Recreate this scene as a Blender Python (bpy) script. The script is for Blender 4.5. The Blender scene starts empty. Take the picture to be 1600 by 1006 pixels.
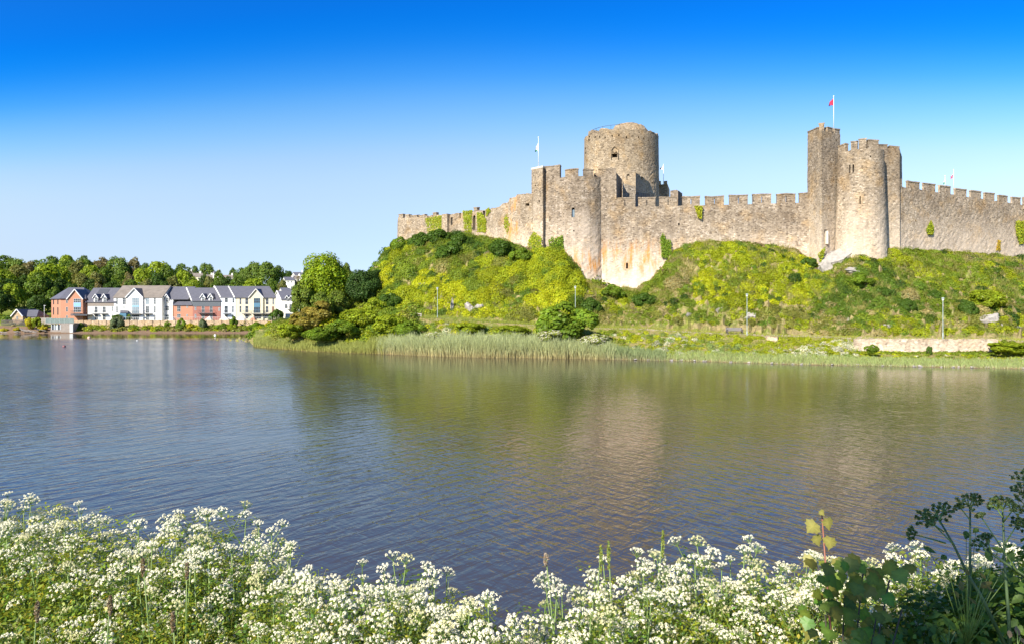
import bpy, math, random
import numpy as np
from mathutils import Vector, Matrix
R = math.radians
rng = np.random.default_rng(11)
random.seed(5)
sc = bpy.context.scene
col = sc.collection

# ------------------------------------------------------------------ camera, sky, sun
F = 1067.0                      # focal length in photo pixels (24 mm on 36 mm, 1600 wide)
EYE = 8.0
cam = bpy.data.cameras.new('camera'); cam_o = bpy.data.objects.new('camera', cam); col.objects.link(cam_o)
cam.lens = 24.0; cam.sensor_width = 36.0; cam.clip_start = 0.1; cam.clip_end = 9000
cam.shift_y = -23.0 / 1600.0
cam_o.location = (0, 0, EYE); cam_o.rotation_euler = (R(90), 0, 0)
sc.camera = cam_o
SUN_EL, SUN_AZ = 36.0, 36.0      # azimuth: degrees to the left of straight behind the camera
w = bpy.data.worlds.new('World'); sc.world = w; w.use_nodes = True
nt = w.node_tree
bg = nt.nodes['Background']
sky = nt.nodes.new('ShaderNodeTexSky'); sky.sky_type = 'NISHITA'; sky.sun_disc = False
sky.sun_elevation = R(SUN_EL); sky.sun_rotation = R(180 + SUN_AZ)
sky.air_density = 1.0; sky.dust_density = 0.25; sky.ozone_density = 3.0
tcw = nt.nodes.new('ShaderNodeTexCoord'); sxyz = nt.nodes.new('ShaderNodeSeparateXYZ')
nt.links.new(tcw.outputs['Generated'], sxyz.inputs[0])
rampw = nt.nodes.new('ShaderNodeValToRGB')
mx_ = nt.nodes.new('ShaderNodeMath'); mx_.operation = 'MULTIPLY'; nt.links.new(sxyz.outputs['X'], mx_.inputs[0]); nt.links.new(sxyz.outputs['X'], mx_.inputs[1])
m1_ = nt.nodes.new('ShaderNodeMath'); m1_.operation = 'SUBTRACT'; m1_.inputs[0].default_value = 1.02; nt.links.new(mx_.outputs[0], m1_.inputs[1])
ms_ = nt.nodes.new('ShaderNodeMath'); ms_.operation = 'SQRT'; nt.links.new(m1_.outputs[0], ms_.inputs[0])
md_ = nt.nodes.new('ShaderNodeMath'); md_.operation = 'DIVIDE'; nt.links.new(sxyz.outputs['Z'], md_.inputs[0]); nt.links.new(ms_.outputs[0], md_.inputs[1])
mn_ = nt.nodes.new('ShaderNodeMath'); mn_.operation = 'MINIMUM'; nt.links.new(sxyz.outputs['X'], mn_.inputs[0]); mn_.inputs[1].default_value = 0.0
mq_ = nt.nodes.new('ShaderNodeMath'); mq_.operation = 'MULTIPLY'; nt.links.new(mn_.outputs[0], mq_.inputs[0]); nt.links.new(mn_.outputs[0], mq_.inputs[1])
ma_ = nt.nodes.new('ShaderNodeMath'); ma_.operation = 'MULTIPLY_ADD'; nt.links.new(mq_.outputs[0], ma_.inputs[0]); ma_.inputs[1].default_value = 0.45; ma_.inputs[2].default_value = 1.0
mz_ = nt.nodes.new('ShaderNodeMath'); mz_.operation = 'MULTIPLY'; nt.links.new(md_.outputs[0], mz_.inputs[0]); nt.links.new(ma_.outputs[0], mz_.inputs[1])
nt.links.new(mz_.outputs[0], rampw.inputs[0])      # deeper blue away from the sun's meridian
e = rampw.color_ramp.elements
e[0].position = 0.0; e[0].color = (0.74 / 1.6, 0.85 / 1.6, 1.22 / 1.6, 1)
e[1].position = 1.0; e[1].color = (0.45 / 1.6, 0.75 / 1.6, 1.1 / 1.6, 1)
for p_, c_ in ((0.035, (0.81, 0.90, 1.25, 1)), (0.085, (0.90, 0.89, 1.16, 1)), (0.164, (1.36, 1.19, 1.16, 1)), (0.217, (1.34, 1.28, 1.25, 1)), (0.251, (0.99, 1.25, 1.34, 1)),
               (0.284, (0.69, 1.15, 1.4, 1)), (0.318, (0.28, 0.97, 1.5, 1)), (0.362, (0.02, 0.72, 1.52, 1)), (0.41, (0.01, 0.62, 1.55, 1)), (0.54, (0.06, 0.56, 1.38, 1)), (0.68, (0.42, 0.72, 1.2, 1))):
    el = e.new(p_); el.color = tuple(q / 1.6 for q in c_[:3]) + (1,)
rampw.color_ramp.interpolation = 'B_SPLINE'
mixw = nt.nodes.new('ShaderNodeMix'); mixw.data_type = 'RGBA'; mixw.blend_type = 'MULTIPLY'; mixw.inputs[0].default_value = 1.0
nt.links.new(sky.outputs[0], mixw.inputs[6]); nt.links.new(rampw.outputs[0], mixw.inputs[7])
nt.links.new(mixw.outputs[2], bg.inputs[0]); bg.inputs[1].default_value = 0.13
sun = bpy.data.lights.new('sun', 'SUN'); sun.energy = 5.0; sun.angle = R(0.53); sun.color = (1.0, 0.92, 0.79)
sun_o = bpy.data.objects.new('sun', sun); col.objects.link(sun_o)
sd = Vector((-math.sin(R(SUN_AZ)) * math.cos(R(SUN_EL)), -math.cos(R(SUN_AZ)) * math.cos(R(SUN_EL)), math.sin(R(SUN_EL))))
sun_o.rotation_euler = sd.to_track_quat('Z', 'Y').to_euler(); sun_o.location = (-40, -60, 80)
vs = sc.view_settings; vs.view_transform = 'Standard'; vs.look = 'None'; vs.gamma = 1.0; vs.exposure = 0.84
vs.use_curve_mapping = False
sc.cycles.max_bounces = 6; sc.cycles.transparent_max_bounces = 8
sc.cycles.sample_clamp_indirect = 6.0

# ------------------------------------------------------------------ helpers
def P(px, py, D):
    return Vector(((px - 800) / F * D, D, EYE + (480 - py) / F * D))
def X(px, D): return (px - 800) / F * D
def Z(py, D): return EYE + (480 - py) / F * D

def tag(o, label=None, cat=None, group=None, kind=None):
    if label: o['label'] = label
    if cat: o['category'] = cat
    if group: o['group'] = group
    if kind: o['kind'] = kind
    return o
def empty(name, loc=(0, 0, 0), label=None, cat=None, group=None, rz=0):
    o = bpy.data.objects.new(name, None); col.objects.link(o); o.location = loc; o.rotation_euler = (0, 0, rz)
    o.empty_display_size = 0.2
    return tag(o, label, cat, group)
def link(name, me, parent=None, loc=None):
    o = bpy.data.objects.new(name, me); col.objects.link(o)
    if parent is not None: o.parent = parent
    if loc is not None: o.location = loc
    return o
def copy_tree(root, loc, rz=0, scale=None, label=None, group=None):
    r = root.copy(); col.objects.link(r); r.location = loc; r.rotation_euler = (0, 0, rz)
    if scale is not None: r.scale = scale
    if label: r['label'] = label
    if group: r['group'] = group
    for ch in list(root.children):
        c = ch.copy(); col.objects.link(c); c.parent = r
        for g in list(ch.children):
            d = g.copy(); col.objects.link(d); d.parent = c
    return r

class MB:
    """collects faces; build() links them as one mesh object"""
    def __init__(s): s.v = []; s.f = []; s.m = []; s.sm = []
    def face(s, pts, m=0, smooth=False):
        i = len(s.v); s.v.extend([tuple(p) for p in pts]); s.f.append(tuple(range(i, i + len(pts)))); s.m.append(m); s.sm.append(smooth)
    def box(s, x0, x1, y0, y1, z0, z1, m=0, M=None):
        p = [Vector(q) for q in ((x0, y0, z0), (x1, y0, z0), (x1, y1, z0), (x0, y1, z0), (x0, y0, z1), (x1, y0, z1), (x1, y1, z1), (x0, y1, z1))]
        if M is not None: p = [M @ q for q in p]
        i = len(s.v); s.v.extend([tuple(q) for q in p])
        for f in ((0, 3, 2, 1), (4, 5, 6, 7), (0, 1, 5, 4), (1, 2, 6, 5), (2, 3, 7, 6), (3, 0, 4, 7)):
            s.f.append(tuple(i + k for k in f)); s.m.append(m); s.sm.append(False)
        return s
    def prism(s, foot, z0, z1, m=0, jit=0.0):
        n = len(foot); i = len(s.v)
        zt = z1 if isinstance(z1, (list, tuple)) else [z1] * n
        zb = z0 if isinstance(z0, (list, tuple)) else [z0] * n
        for (x, y), z in zip(foot, zb): s.v.append((x, y, z))
        for (x, y), z in zip(foot, zt): s.v.append((x + random.uniform(-jit, jit), y, z + random.uniform(-jit, jit)))
        for k in range(n):
            k2 = (k + 1) % n; s.f.append((i + k, i + k2, i + n + k2, i + n + k)); s.m.append(m); s.sm.append(False)
        s.f.append(tuple(i + n + k for k in range(n))); s.m.append(m); s.sm.append(False)
        s.f.append(tuple(i + k for k in reversed(range(n)))); s.m.append(m); s.sm.append(False)
        return s
    def tube(s, pts, rad, n=6, m=0, smooth=True, cap=True):
        pts = [Vector(p) for p in pts]; k = len(pts)
        if not isinstance(rad, (list, tuple)): rad = [rad] * k
        i = len(s.v)
        for a in range(k):
            t = (pts[min(a + 1, k - 1)] - pts[max(a - 1, 0)]).normalized()
            u = t.orthogonal().normalized() if abs(t.z) < 0.95 else Vector((1, 0, 0)).cross(t).normalized()
            b = t.cross(u)
            for j in range(n):
                q = 2 * math.pi * j / n; s.v.append(tuple(pts[a] + rad[a] * (math.cos(q) * u + math.sin(q) * b)))
        for a in range(k - 1):
            for j in range(n):
                j2 = (j + 1) % n
                s.f.append((i + a * n + j, i + a * n + j2, i + (a + 1) * n + j2, i + (a + 1) * n + j)); s.m.append(m); s.sm.append(smooth)
        if cap:
            s.f.append(tuple(i + (k - 1) * n + j for j in range(n))); s.m.append(m); s.sm.append(False)
            s.f.append(tuple(i + j for j in reversed(range(n)))); s.m.append(m); s.sm.append(False)
        return s
    def lathe(s, c, prof, n=16, m=0, smooth=True):
        i = len(s.v); k = len(prof)
        for (r, z) in prof:
            for j in range(n):
                q = 2 * math.pi * j / n; s.v.append((c[0] + r * math.cos(q), c[1] + r * math.sin(q), c[2] + z))
        for a in range(k - 1):
            for j in range(n):
                j2 = (j + 1) % n
                s.f.append((i + a * n + j, i + a * n + j2, i + (a + 1) * n + j2, i + (a + 1) * n + j)); s.m.append(m); s.sm.append(smooth)
        s.f.append(tuple(i + (k - 1) * n + j for j in range(n))); s.m.append(m); s.sm.append(False)
        return s
    def mesh(s, name, mats):
        me = bpy.data.meshes.new(name); me.from_pydata(s.v, [], s.f)
        for mt in (mats if isinstance(mats, (list, tuple)) else [mats]): me.materials.append(mt)
        me.polygons.foreach_set('material_index', s.m); me.polygons.foreach_set('use_smooth', s.sm); me.update()
        return me
    def build(s, name, mats, parent=None):
        if parent is not None and parent.type == 'EMPTY' and parent.location.length > 0:
            o_ = parent.location
            if parent.rotation_euler.z == 0: s.v = [(a - o_.x, b - o_.y, c - o_.z) for a, b, c in s.v]
        return link(name, s.mesh(name, mats), parent)

def quads_mesh(name, V, C, mat):
    """V: (N,4,3) quads, C: (N,3) or (N,4,3) linear colours"""
    N_ = len(V); me = bpy.data.meshes.new(name)
    me.vertices.add(N_ * 4); me.vertices.foreach_set('co', np.ascontiguousarray(V, dtype=np.float32).ravel())
    me.loops.add(N_ * 4); me.loops.foreach_set('vertex_index', np.arange(N_ * 4, dtype=np.int32))
    me.polygons.add(N_); me.polygons.foreach_set('loop_start', np.arange(0, N_ * 4, 4, dtype=np.int32))
    me.update(calc_edges=True)
    ca = me.color_attributes.new('Col', 'FLOAT_COLOR', 'POINT')
    if C.ndim == 2: C = np.repeat(C[:, None, :], 4, axis=1)
    cc = np.ones((N_ * 4, 4), np.float32); cc[:, :3] = C.reshape(-1, 3); ca.data.foreach_set('color', cc.ravel())
    me.materials.append(mat); return me
def unit(a): return a / np.maximum(np.linalg.norm(a, axis=-1, keepdims=True), 1e-9)
def rnd_dirs(n): return unit(rng.normal(size=(n, 3)))
def leaf_quads(c, n, s, asp=0.6):
    t = unit(np.cross(n, rnd_dirs(len(c)))); b = np.cross(n, t)
    s = np.asarray(s).reshape(-1, 1); w_ = s * asp
    fold = n * s * 0.12
    return np.stack([c - t * s, c + b * w_ + fold, c + t * s, c - b * w_ + fold], axis=1)
def col_jit(c, n, lo=0.65, hi=1.3, hue=0.12):
    c = np.asarray(c, float).reshape(-1, 3); k = rng.uniform(lo, hi, (n, 1)); h = rng.normal(0, hue, (n, 1))
    out = c * k; out = out * np.concatenate([1 + h, np.ones((n, 1)), 1 - h], axis=1)
    return np.clip(out, 0.004, 0.9)
def mound_leaves(cen, nrm, r, h, colr, nl, ls, zmix=0.25):
    """leaf quads over many mounds at once; every argument has one row per mound"""
    idx = np.repeat(np.arange(len(cen)), nl); n = len(idx)
    d = rnd_dirs(n); nn = nrm[idx]
    dt = np.sum(d * nn, axis=1, keepdims=True); d = np.where(dt < -0.15, d - 2 * dt * nn, d)
    dt = np.sum(d * nn, axis=1, keepdims=True); tang = d - dt * nn
    rad = (r[idx] * rng.uniform(0.72, 1.08, n))[:, None]
    pos = cen[idx] + tang * rad + nn * dt * rad * (h[idx] / r[idx])[:, None]
    ln = unit(d + 0.42 * rng.normal(size=(n, 3)) + np.array([0, 0, zmix]))
    V = leaf_quads(pos, ln, ls[idx] * rng.uniform(0.6, 1.3, n))
    return V, col_jit(colr[idx], n, .82, 1.18, .07)

# ------------------------------------------------------------------ materials
def nodes_of(mat):
    mat.use_nodes = True; t = mat.node_tree
    return t, t.nodes, t.links, t.nodes['Principled BSDF']
def setin(t, node, key, val):
    if hasattr(val, 'is_output'): t.links.new(val, node.inputs[key])
    else: node.inputs[key].default_value = val
def noise(t, vec, scale, detail=4, rough=0.55, dist=0.0):
    n = t.nodes.new('ShaderNodeTexNoise'); n.inputs['Scale'].default_value = scale; n.inputs['Detail'].default_value = detail
    n.inputs['Roughness'].default_value = rough; n.inputs['Distortion'].default_value = dist
    if vec is not None: t.links.new(vec, n.inputs['Vector'])
    return n.outputs['Fac']
def mapping(t, vec, scale=(1, 1, 1), rot=(0, 0, 0), loc=(0, 0, 0)):
    m = t.nodes.new('ShaderNodeMapping'); t.links.new(vec, m.inputs[0]); m.inputs['Scale'].default_value = scale
    m.inputs['Rotation'].default_value = rot; m.inputs['Location'].default_value = loc; return m.outputs[0]
def ramp(t, fac, stops):
    r = t.nodes.new('ShaderNodeValToRGB'); t.links.new(fac, r.inputs[0]); e = r.color_ramp.elements
    while len(e) > 1: e.remove(e[-1])
    e[0].position = stops[0][0]; e[0].color = (*stops[0][1], 1) if len(stops[0][1]) == 3 else stops[0][1]
    for p_, c_ in stops[1:]:
        x = e.new(p_); x.color = (*c_, 1)
    return r.outputs[0]
def G(v): return (v, v, v)
def mix(t, fac, a, b, mode='MIX'):
    m = t.nodes.new('ShaderNodeMix'); m.data_type = 'RGBA'; m.blend_type = mode
    setin(t, m, 0, fac)
    for k, v in ((6, a), (7, b)):
        if hasattr(v, 'is_output'): t.links.new(v, m.inputs[k])
        else: m.inputs[k].default_value = (*v, 1)
    return m.outputs[2]
def mth(t, op, a, b=0.0, clamp=False):
    m = t.nodes.new('ShaderNodeMath'); m.operation = op; m.use_clamp = clamp
    setin(t, m, 0, a); setin(t, m, 1, b); return m.outputs[0]
def maprange(t, v, a, b, c=0.0, d=1.0):
    m = t.nodes.new('ShaderNodeMapRange'); setin(t, m, 0, v)
    for i, q in enumerate((a, b, c, d)): m.inputs[1 + i].default_value = q
    return m.outputs[0]
def position(t):
    g = t.nodes.new('ShaderNodeNewGeometry'); return g.outputs['Position']
def sepz(t, vec):
    s = t.nodes.new('ShaderNodeSeparateXYZ'); t.links.new(vec, s.inputs[0]); return s.outputs
def bump(t, h, strength, dist, bsdf):
    b = t.nodes.new('ShaderNodeBump'); b.inputs['Strength'].default_value = strength; b.inputs['Distance'].default_value = dist
    t.links.new(h, b.inputs['Height']); t.links.new(b.outputs[0], bsdf.inputs['Normal'])

def flat(name, c, rough=0.7, var=0.15, scale=3.0, metal=0.0):
    m = bpy.data.materials.new(name); t, n, l, b = nodes_of(m)
    f = noise(t, position(t), scale, 5)
    cc = mix(t, f, tuple(x * (1 - var) for x in c), tuple(min(1, x * (1 + var)) for x in c))
    l.new(cc, b.inputs['Base Color']); b.inputs['Roughness'].default_value = rough; b.inputs['Metallic'].default_value = metal
    return m
def leafmat(name, trans=0.35, gloss=0.012):
    m = bpy.data.materials.new(name); t, n, l, b = nodes_of(m)
    a = n.new('ShaderNodeAttribute'); a.attribute_name = 'Col'
    d = n.new('ShaderNodeBsdfDiffuse'); tr = n.new('ShaderNodeBsdfTranslucent'); g = n.new('ShaderNodeBsdfGlossy')
    g.inputs['Roughness'].default_value = 0.45; g.inputs['Color'].default_value = (0.9, 0.95, 0.8, 1)
    l.new(a.outputs[0], d.inputs[0]); l.new(mix(t, 1.0, a.outputs[0], (1.25, 1.15, 0.6), 'MULTIPLY'), tr.inputs[0])
    m1 = n.new('ShaderNodeMixShader'); m1.inputs[0].default_value = trans; l.new(d.outputs[0], m1.inputs[1]); l.new(tr.outputs[0], m1.inputs[2])
    m2 = n.new('ShaderNodeMixShader'); m2.inputs[0].default_value = gloss; l.new(m1.outputs[0], m2.inputs[1]); l.new(g.outputs[0], m2.inputs[2])
    l.new(m2.outputs[0], n['Material Output'].inputs[0]); n.remove(b); return m

def stone(name, zlo, zhi, warm=(1.0, 1.0, 1.0), dark_top=0.7, pale=0.5, orange=None, lichen=0.3):
    """rubble limestone: stones and mortar, grey weathered top, pale washed foot, drips"""
    m = bpy.data.materials.new(name); t, n, l, b = nodes_of(m)
    pos = position(t); xyz = sepz(t, pos)
    def w(c): return tuple(a * k for a, k in zip(c, warm))
    v = n.new('ShaderNodeTexVoronoi'); v.inputs['Scale'].default_value = 2.6; v.inputs['Randomness'].default_value = 1.0
    l.new(mapping(t, pos, (1, 1, 1.7)), v.inputs['Vector'])
    v2 = n.new('ShaderNodeTexVoronoi'); v2.feature = 'DISTANCE_TO_EDGE'; v2.inputs['Scale'].default_value = 2.6
    l.new(mapping(t, pos, (1, 1, 1.7)), v2.inputs['Vector'])
    sv = sepz(t, v.outputs['Color'])
    stonec = ramp(t, sv[0], [(0.0, w((0.17, 0.14, 0.11))), (0.2, w((0.31, 0.265, 0.205))), (0.6, w((0.42, 0.365, 0.285))), (0.9, w((0.51, 0.45, 0.365))), (1.0, w((0.64, 0.58, 0.50)))])
    mortar = maprange(t, v2.outputs['Distance'], 0.0, 0.07)
    c = mix(t, mortar, w((0.40, 0.35, 0.28)), stonec)
    big = noise(t, mapping(t, pos, (1, 1, 0.7)), 0.22, 6, 0.6)
    c = mix(t, maprange(t, big, 0.42, 0.62), c, mix(t, 1.0, c, (0.80, 0.78, 0.76), 'MULTIPLY'))
    fine = noise(t, mapping(t, pos, (1, 1, 1.3), loc=(4, 4, 4)), 4.2, 6, 0.75)
    c = mix(t, 1.0, c, ramp(t, fine, [(0.3, G(0.62)), (0.5, G(1.0)), (0.7, G(1.28))]), 'MULTIPLY')
    med = noise(t, mapping(t, pos, (1, 1, 0.45), loc=(14, 2, 4)), 0.55, 6, 0.65)
    c = mix(t, 1.0, c, ramp(t, med, [(0.32, (0.76, 0.74, 0.72)), (0.5, G(1.0)), (0.68, (1.14, 1.13, 1.12))]), 'MULTIPLY')
    warmn = noise(t, mapping(t, pos, (1, 1, 1), loc=(31, 7, 3)), 0.35, 5)
    c = mix(t, maprange(t, warmn, 0.5, 0.72), c, mix(t, 1.0, c, (1.16, 1.0, 0.74), 'MULTIPLY'))
    streak = noise(t, mapping(t, pos, (1.0, 1.0, 0.11)), 0.75, 5, 0.6)
    zf = maprange(t, xyz[2], zlo, zhi)                      # 0 at foot, 1 at the top
    # dark algae from the top, broken into drips
    dk = mth(t, 'ADD', mth(t, 'MULTIPLY', zf, 0.75), mth(t, 'MULTIPLY', streak, 1.15))
    dk = maprange(t, dk, 0.78, 1.15)
    c = mix(t, mth(t, 'MULTIPLY', dk, dark_top), c, mix(t, 1.0, c, (0.50, 0.485, 0.46), 'MULTIPLY'))
    # lime wash towards the foot
    lw = mth(t, 'SUBTRACT', mth(t, 'ADD', mth(t, 'MULTIPLY', streak, 0.8), mth(t, 'MULTIPLY', big, 0.5)), mth(t, 'MULTIPLY', zf, 0.9))
    lw = maprange(t, lw, 0.15, 0.62)
    c = mix(t, mth(t, 'MULTIPLY', lw, pale), c, w((0.80, 0.72, 0.62)))
    # white lichen blotches
    li = noise(t, mapping(t, pos, (1, 1, 0.8), loc=(3, 9, 1)), 1.1, 6, 0.7)
    c = mix(t, mth(t, 'MULTIPLY', maprange(t, li, 0.60, 0.68), lichen), c, (0.76, 0.70, 0.60))
    # small dark put-log pits and missing stones
    pit = noise(t, mapping(t, pos, (1, 1, 1.2), loc=(1, 2, 8)), 1.9, 3, 0.6)
    c = mix(t, maprange(t, pit, 0.68, 0.76), c, (0.12, 0.10, 0.08))
    if orange:
        for (x0, x1, z0, z1) in orange:
            cx, hx, cz, hz = (x0 + x1) / 2, (x1 - x0) / 2, (z0 + z1) / 2, (z1 - z0) / 2
            dx = mth(t, 'ABSOLUTE', mth(t, 'DIVIDE', mth(t, 'SUBTRACT', xyz[0], cx), hx))
            dz = mth(t, 'ABSOLUTE', mth(t, 'DIVIDE', mth(t, 'SUBTRACT', xyz[2], cz), hz))
            reg = mth(t, 'MULTIPLY', maprange(t, dx, 1.15, 0.6), maprange(t, dz, 1.2, 0.4))
            so = noise(t, mapping(t, pos, (1.0, 1.0, 0.2), loc=(5, 5, 5)), 1.0, 6, 0.7)
            c = mix(t, mth(t, 'MULTIPLY', reg, maprange(t, so, 0.47, 0.62)), c, (0.55, 0.25, 0.06))
    l.new(c, b.inputs['Base Color']); b.inputs['Roughness'].default_value = 0.95
    h = mth(t, 'ADD', mth(t, 'MULTIPLY', mortar, 0.25), mth(t, 'ADD', mth(t, 'MULTIPLY', sv[1], 0.7), noise(t, pos, 5.0, 5, 0.75)))
    bump(t, h, 0.35, 0.06, b)
    return m

M = {}
xs0, xs1 = X(895, 139), X(1042, 139)
M['wall_mid'] = stone('curtain_stone', 11.5, 30.3, (1.07, 1.0, 0.94), 0.7, 0.72, orange=[(xs0, xs1, 14.5, 21.5)])
M['wall_left'] = stone('north_stone', 18, 31, (1.05, 0.97, 0.86), 0.35, 0.5, orange=[(X(790, 147), X(812, 145), 21, 33)])
M['wall_right'] = stone('east_stone', 18.5, 33, (1.08, 0.99, 0.89), 0.4, 0.45)
M['tower'] = stone('tower_stone', 15, 41, (0.99, 0.92, 0.83), 0.62, 0.5, orange=None, lichen=0.25)
M['corner'] = stone('corner_stone', 12, 37, (1.0, 0.93, 0.87), 0.75, 0.66, orange=[(X(880, 139), X(946, 139), 14.5, 20)])
M['keep'] = stone('keep_stone', 24, 52, (1.06, 0.97, 0.82), 0.55, 0.15, lichen=0.15)
M['inner'] = stone('inner_stone', 22, 44, (0.72, 0.71, 0.70), 0.55, 0.1)
M['hole_shade'] = flat('painted_hole_shade', (0.02, 0.018, 0.015), 1.0)  # near-black backs of the wall openings: the shade inside is put into the colour
M['coping'] = flat('pale_coping', (0.62, 0.57, 0.48), 0.9, 0.25, 1.5)
M['rock'] = flat('limestone_rock', (0.34, 0.31, 0.27), 0.95, 0.6, 1.6)
M['bankwall'] = stone('retaining_stone', -2, 8, (1.15, 1.05, 0.95), 0.1, 0.6)
M['quaywall'] = stone('quay_stone', -3, 14, (1.05, 0.9, 0.72), 0.15, 0.4)
M['leaf'] = leafmat('foliage'); M['leaf_near'] = leafmat('near_foliage', 0.42, 0.03)
M['petal'] = flat('white_petals', (0.76, 0.72, 0.50), 0.6, 0.14, 40)
M['stem'] = flat('green_stem', (0.16, 0.24, 0.05), 0.5, 0.3, 8)
M['bark'] = flat('bark', (0.11, 0.085, 0.06), 0.95, 0.4, 4)
M['white_paint'] = flat('white_paint', (0.78, 0.78, 0.76), 0.4, 0.04)
M['lamp_metal'] = flat('grey_green_metal', (0.30, 0.36, 0.33), 0.4, 0.1)
M['lamp_glass'] = flat('opal_lamp', (0.75, 0.76, 0.74), 0.3, 0.02)
M['timber'] = flat('grey_timber', (0.42, 0.38, 0.32), 0.85, 0.25, 5)
M['dark_timber'] = flat('dark_timber', (0.10, 0.085, 0.085), 0.7, 0.25, 5)
M['slate'] = flat('slate', (0.105, 0.105, 0.125), 0.6, 0.3, 1.2)
M['slate_brown'] = flat('lichened_slate', (0.20, 0.17, 0.14), 0.75, 0.45, 0.8)
M['brick'] = flat('orange_brick', (0.45, 0.215, 0.13), 0.85, 0.12, 4)
M['brick_red'] = flat('red_brick', (0.33, 0.135, 0.10), 0.85, 0.15, 4)
M['render_white'] = flat('white_render', (0.78, 0.76, 0.70), 0.8, 0.05, 1)
M['render_grey'] = flat('pale_grey_render', (0.60, 0.59, 0.55), 0.8, 0.05, 1)
M['render_blue'] = flat('pale_blue_render', (0.62, 0.67, 0.70), 0.8, 0.05, 1)
M['render_yellow'] = flat('yellow_render', (0.64, 0.57, 0.40), 0.8, 0.06, 1)
M['clad'] = flat('weathered_cladding', (0.26, 0.22, 0.18), 0.85, 0.3, 6)
M['clad_blue'] = flat('dark_cladding', (0.10, 0.115, 0.13), 0.8, 0.3, 6)
M['blue_panel'] = flat('blue_panel', (0.22, 0.42, 0.62), 0.5, 0.08, 2)
M['teal_panel'] = flat('teal_panel', (0.08, 0.19, 0.27), 0.4, 0.08, 2)
M['iron'] = flat('dark_iron', (0.07, 0.075, 0.085), 0.5, 0.1)
M['frame_grey'] = flat('window_frame', (0.50, 0.53, 0.52), 0.5, 0.05)
M['concrete'] = flat('concrete', (0.27, 0.235, 0.20), 0.9, 0.3, 1.2)
def glass(name, c):
    m = bpy.data.materials.new(name); t, n, l, b = nodes_of(m); b.inputs['Base Color'].default_value = (*c, 1)
    f = noise(t, position(t), 1.5, 3); l.new(mix(t, f, tuple(x * 0.6 for x in c), tuple(x * 1.4 for x in c)), b.inputs['Base Color'])
    b.inputs['Roughness'].default_value = 0.08; b.inputs['Specular IOR Level'].default_value = 0.6; return m
M['glass'] = glass('window_glass', (0.035, 0.045, 0.06)); M['glass_green'] = glass('green_glass', (0.17, 0.22, 0.20)); M['glass_pale'] = glass('pale_glass', (0.20, 0.26, 0.30))

def groundmat(name, cols, scale=0.35):
    m = bpy.data.materials.new(name); t, n, l, b = nodes_of(m); pos = position(t)
    f = noise(t, pos, scale, 8, 0.65); f2 = noise(t, mapping(t, pos, (1, 1, 1), loc=(9, 4, 2)), scale * 7, 5, 0.7)
    c = ramp(t, f, [(0.30 + 0.4 * i / (len(cols) - 1), c_) for i, c_ in enumerate(cols)])
    c = mix(t, maprange(t, f2, 0.3, 0.7), mix(t, 1.0, c, G(0.62), 'MULTIPLY'), mix(t, 1.0, c, G(1.25), 'MULTIPLY'))
    l.new(c, b.inputs['Base Color']); b.inputs['Roughness'].default_value = 1.0; b.inputs['Specular IOR Level'].default_value = 0.1
    bump(t, f2, 0.8, 0.3, b); return m
M['hill'] = groundmat('hill_soil_grass', [(0.11, 0.13, 0.025), (0.19, 0.21, 0.04), (0.32, 0.25, 0.12), (0.16, 0.19, 0.03), (0.38, 0.30, 0.18)], 0.25)
M['grass'] = groundmat('far_grass', [(0.10, 0.15, 0.025), (0.20, 0.24, 0.04), (0.28, 0.29, 0.08)], 0.05)
M['soil'] = groundmat('bank_soil', [(0.05, 0.05, 0.02), (0.08, 0.09, 0.025), (0.10, 0.075, 0.04)], 1.5)
M['path'] = groundmat('gravel_path', [(0.50, 0.40, 0.30), (0.58, 0.47, 0.36), (0.44, 0.34, 0.25)], 0.6)
M['mud'] = groundmat('shore_mud', [(0.20, 0.14, 0.09), (0.26, 0.17, 0.11), (0.15, 0.11, 0.07)], 0.7)

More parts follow.
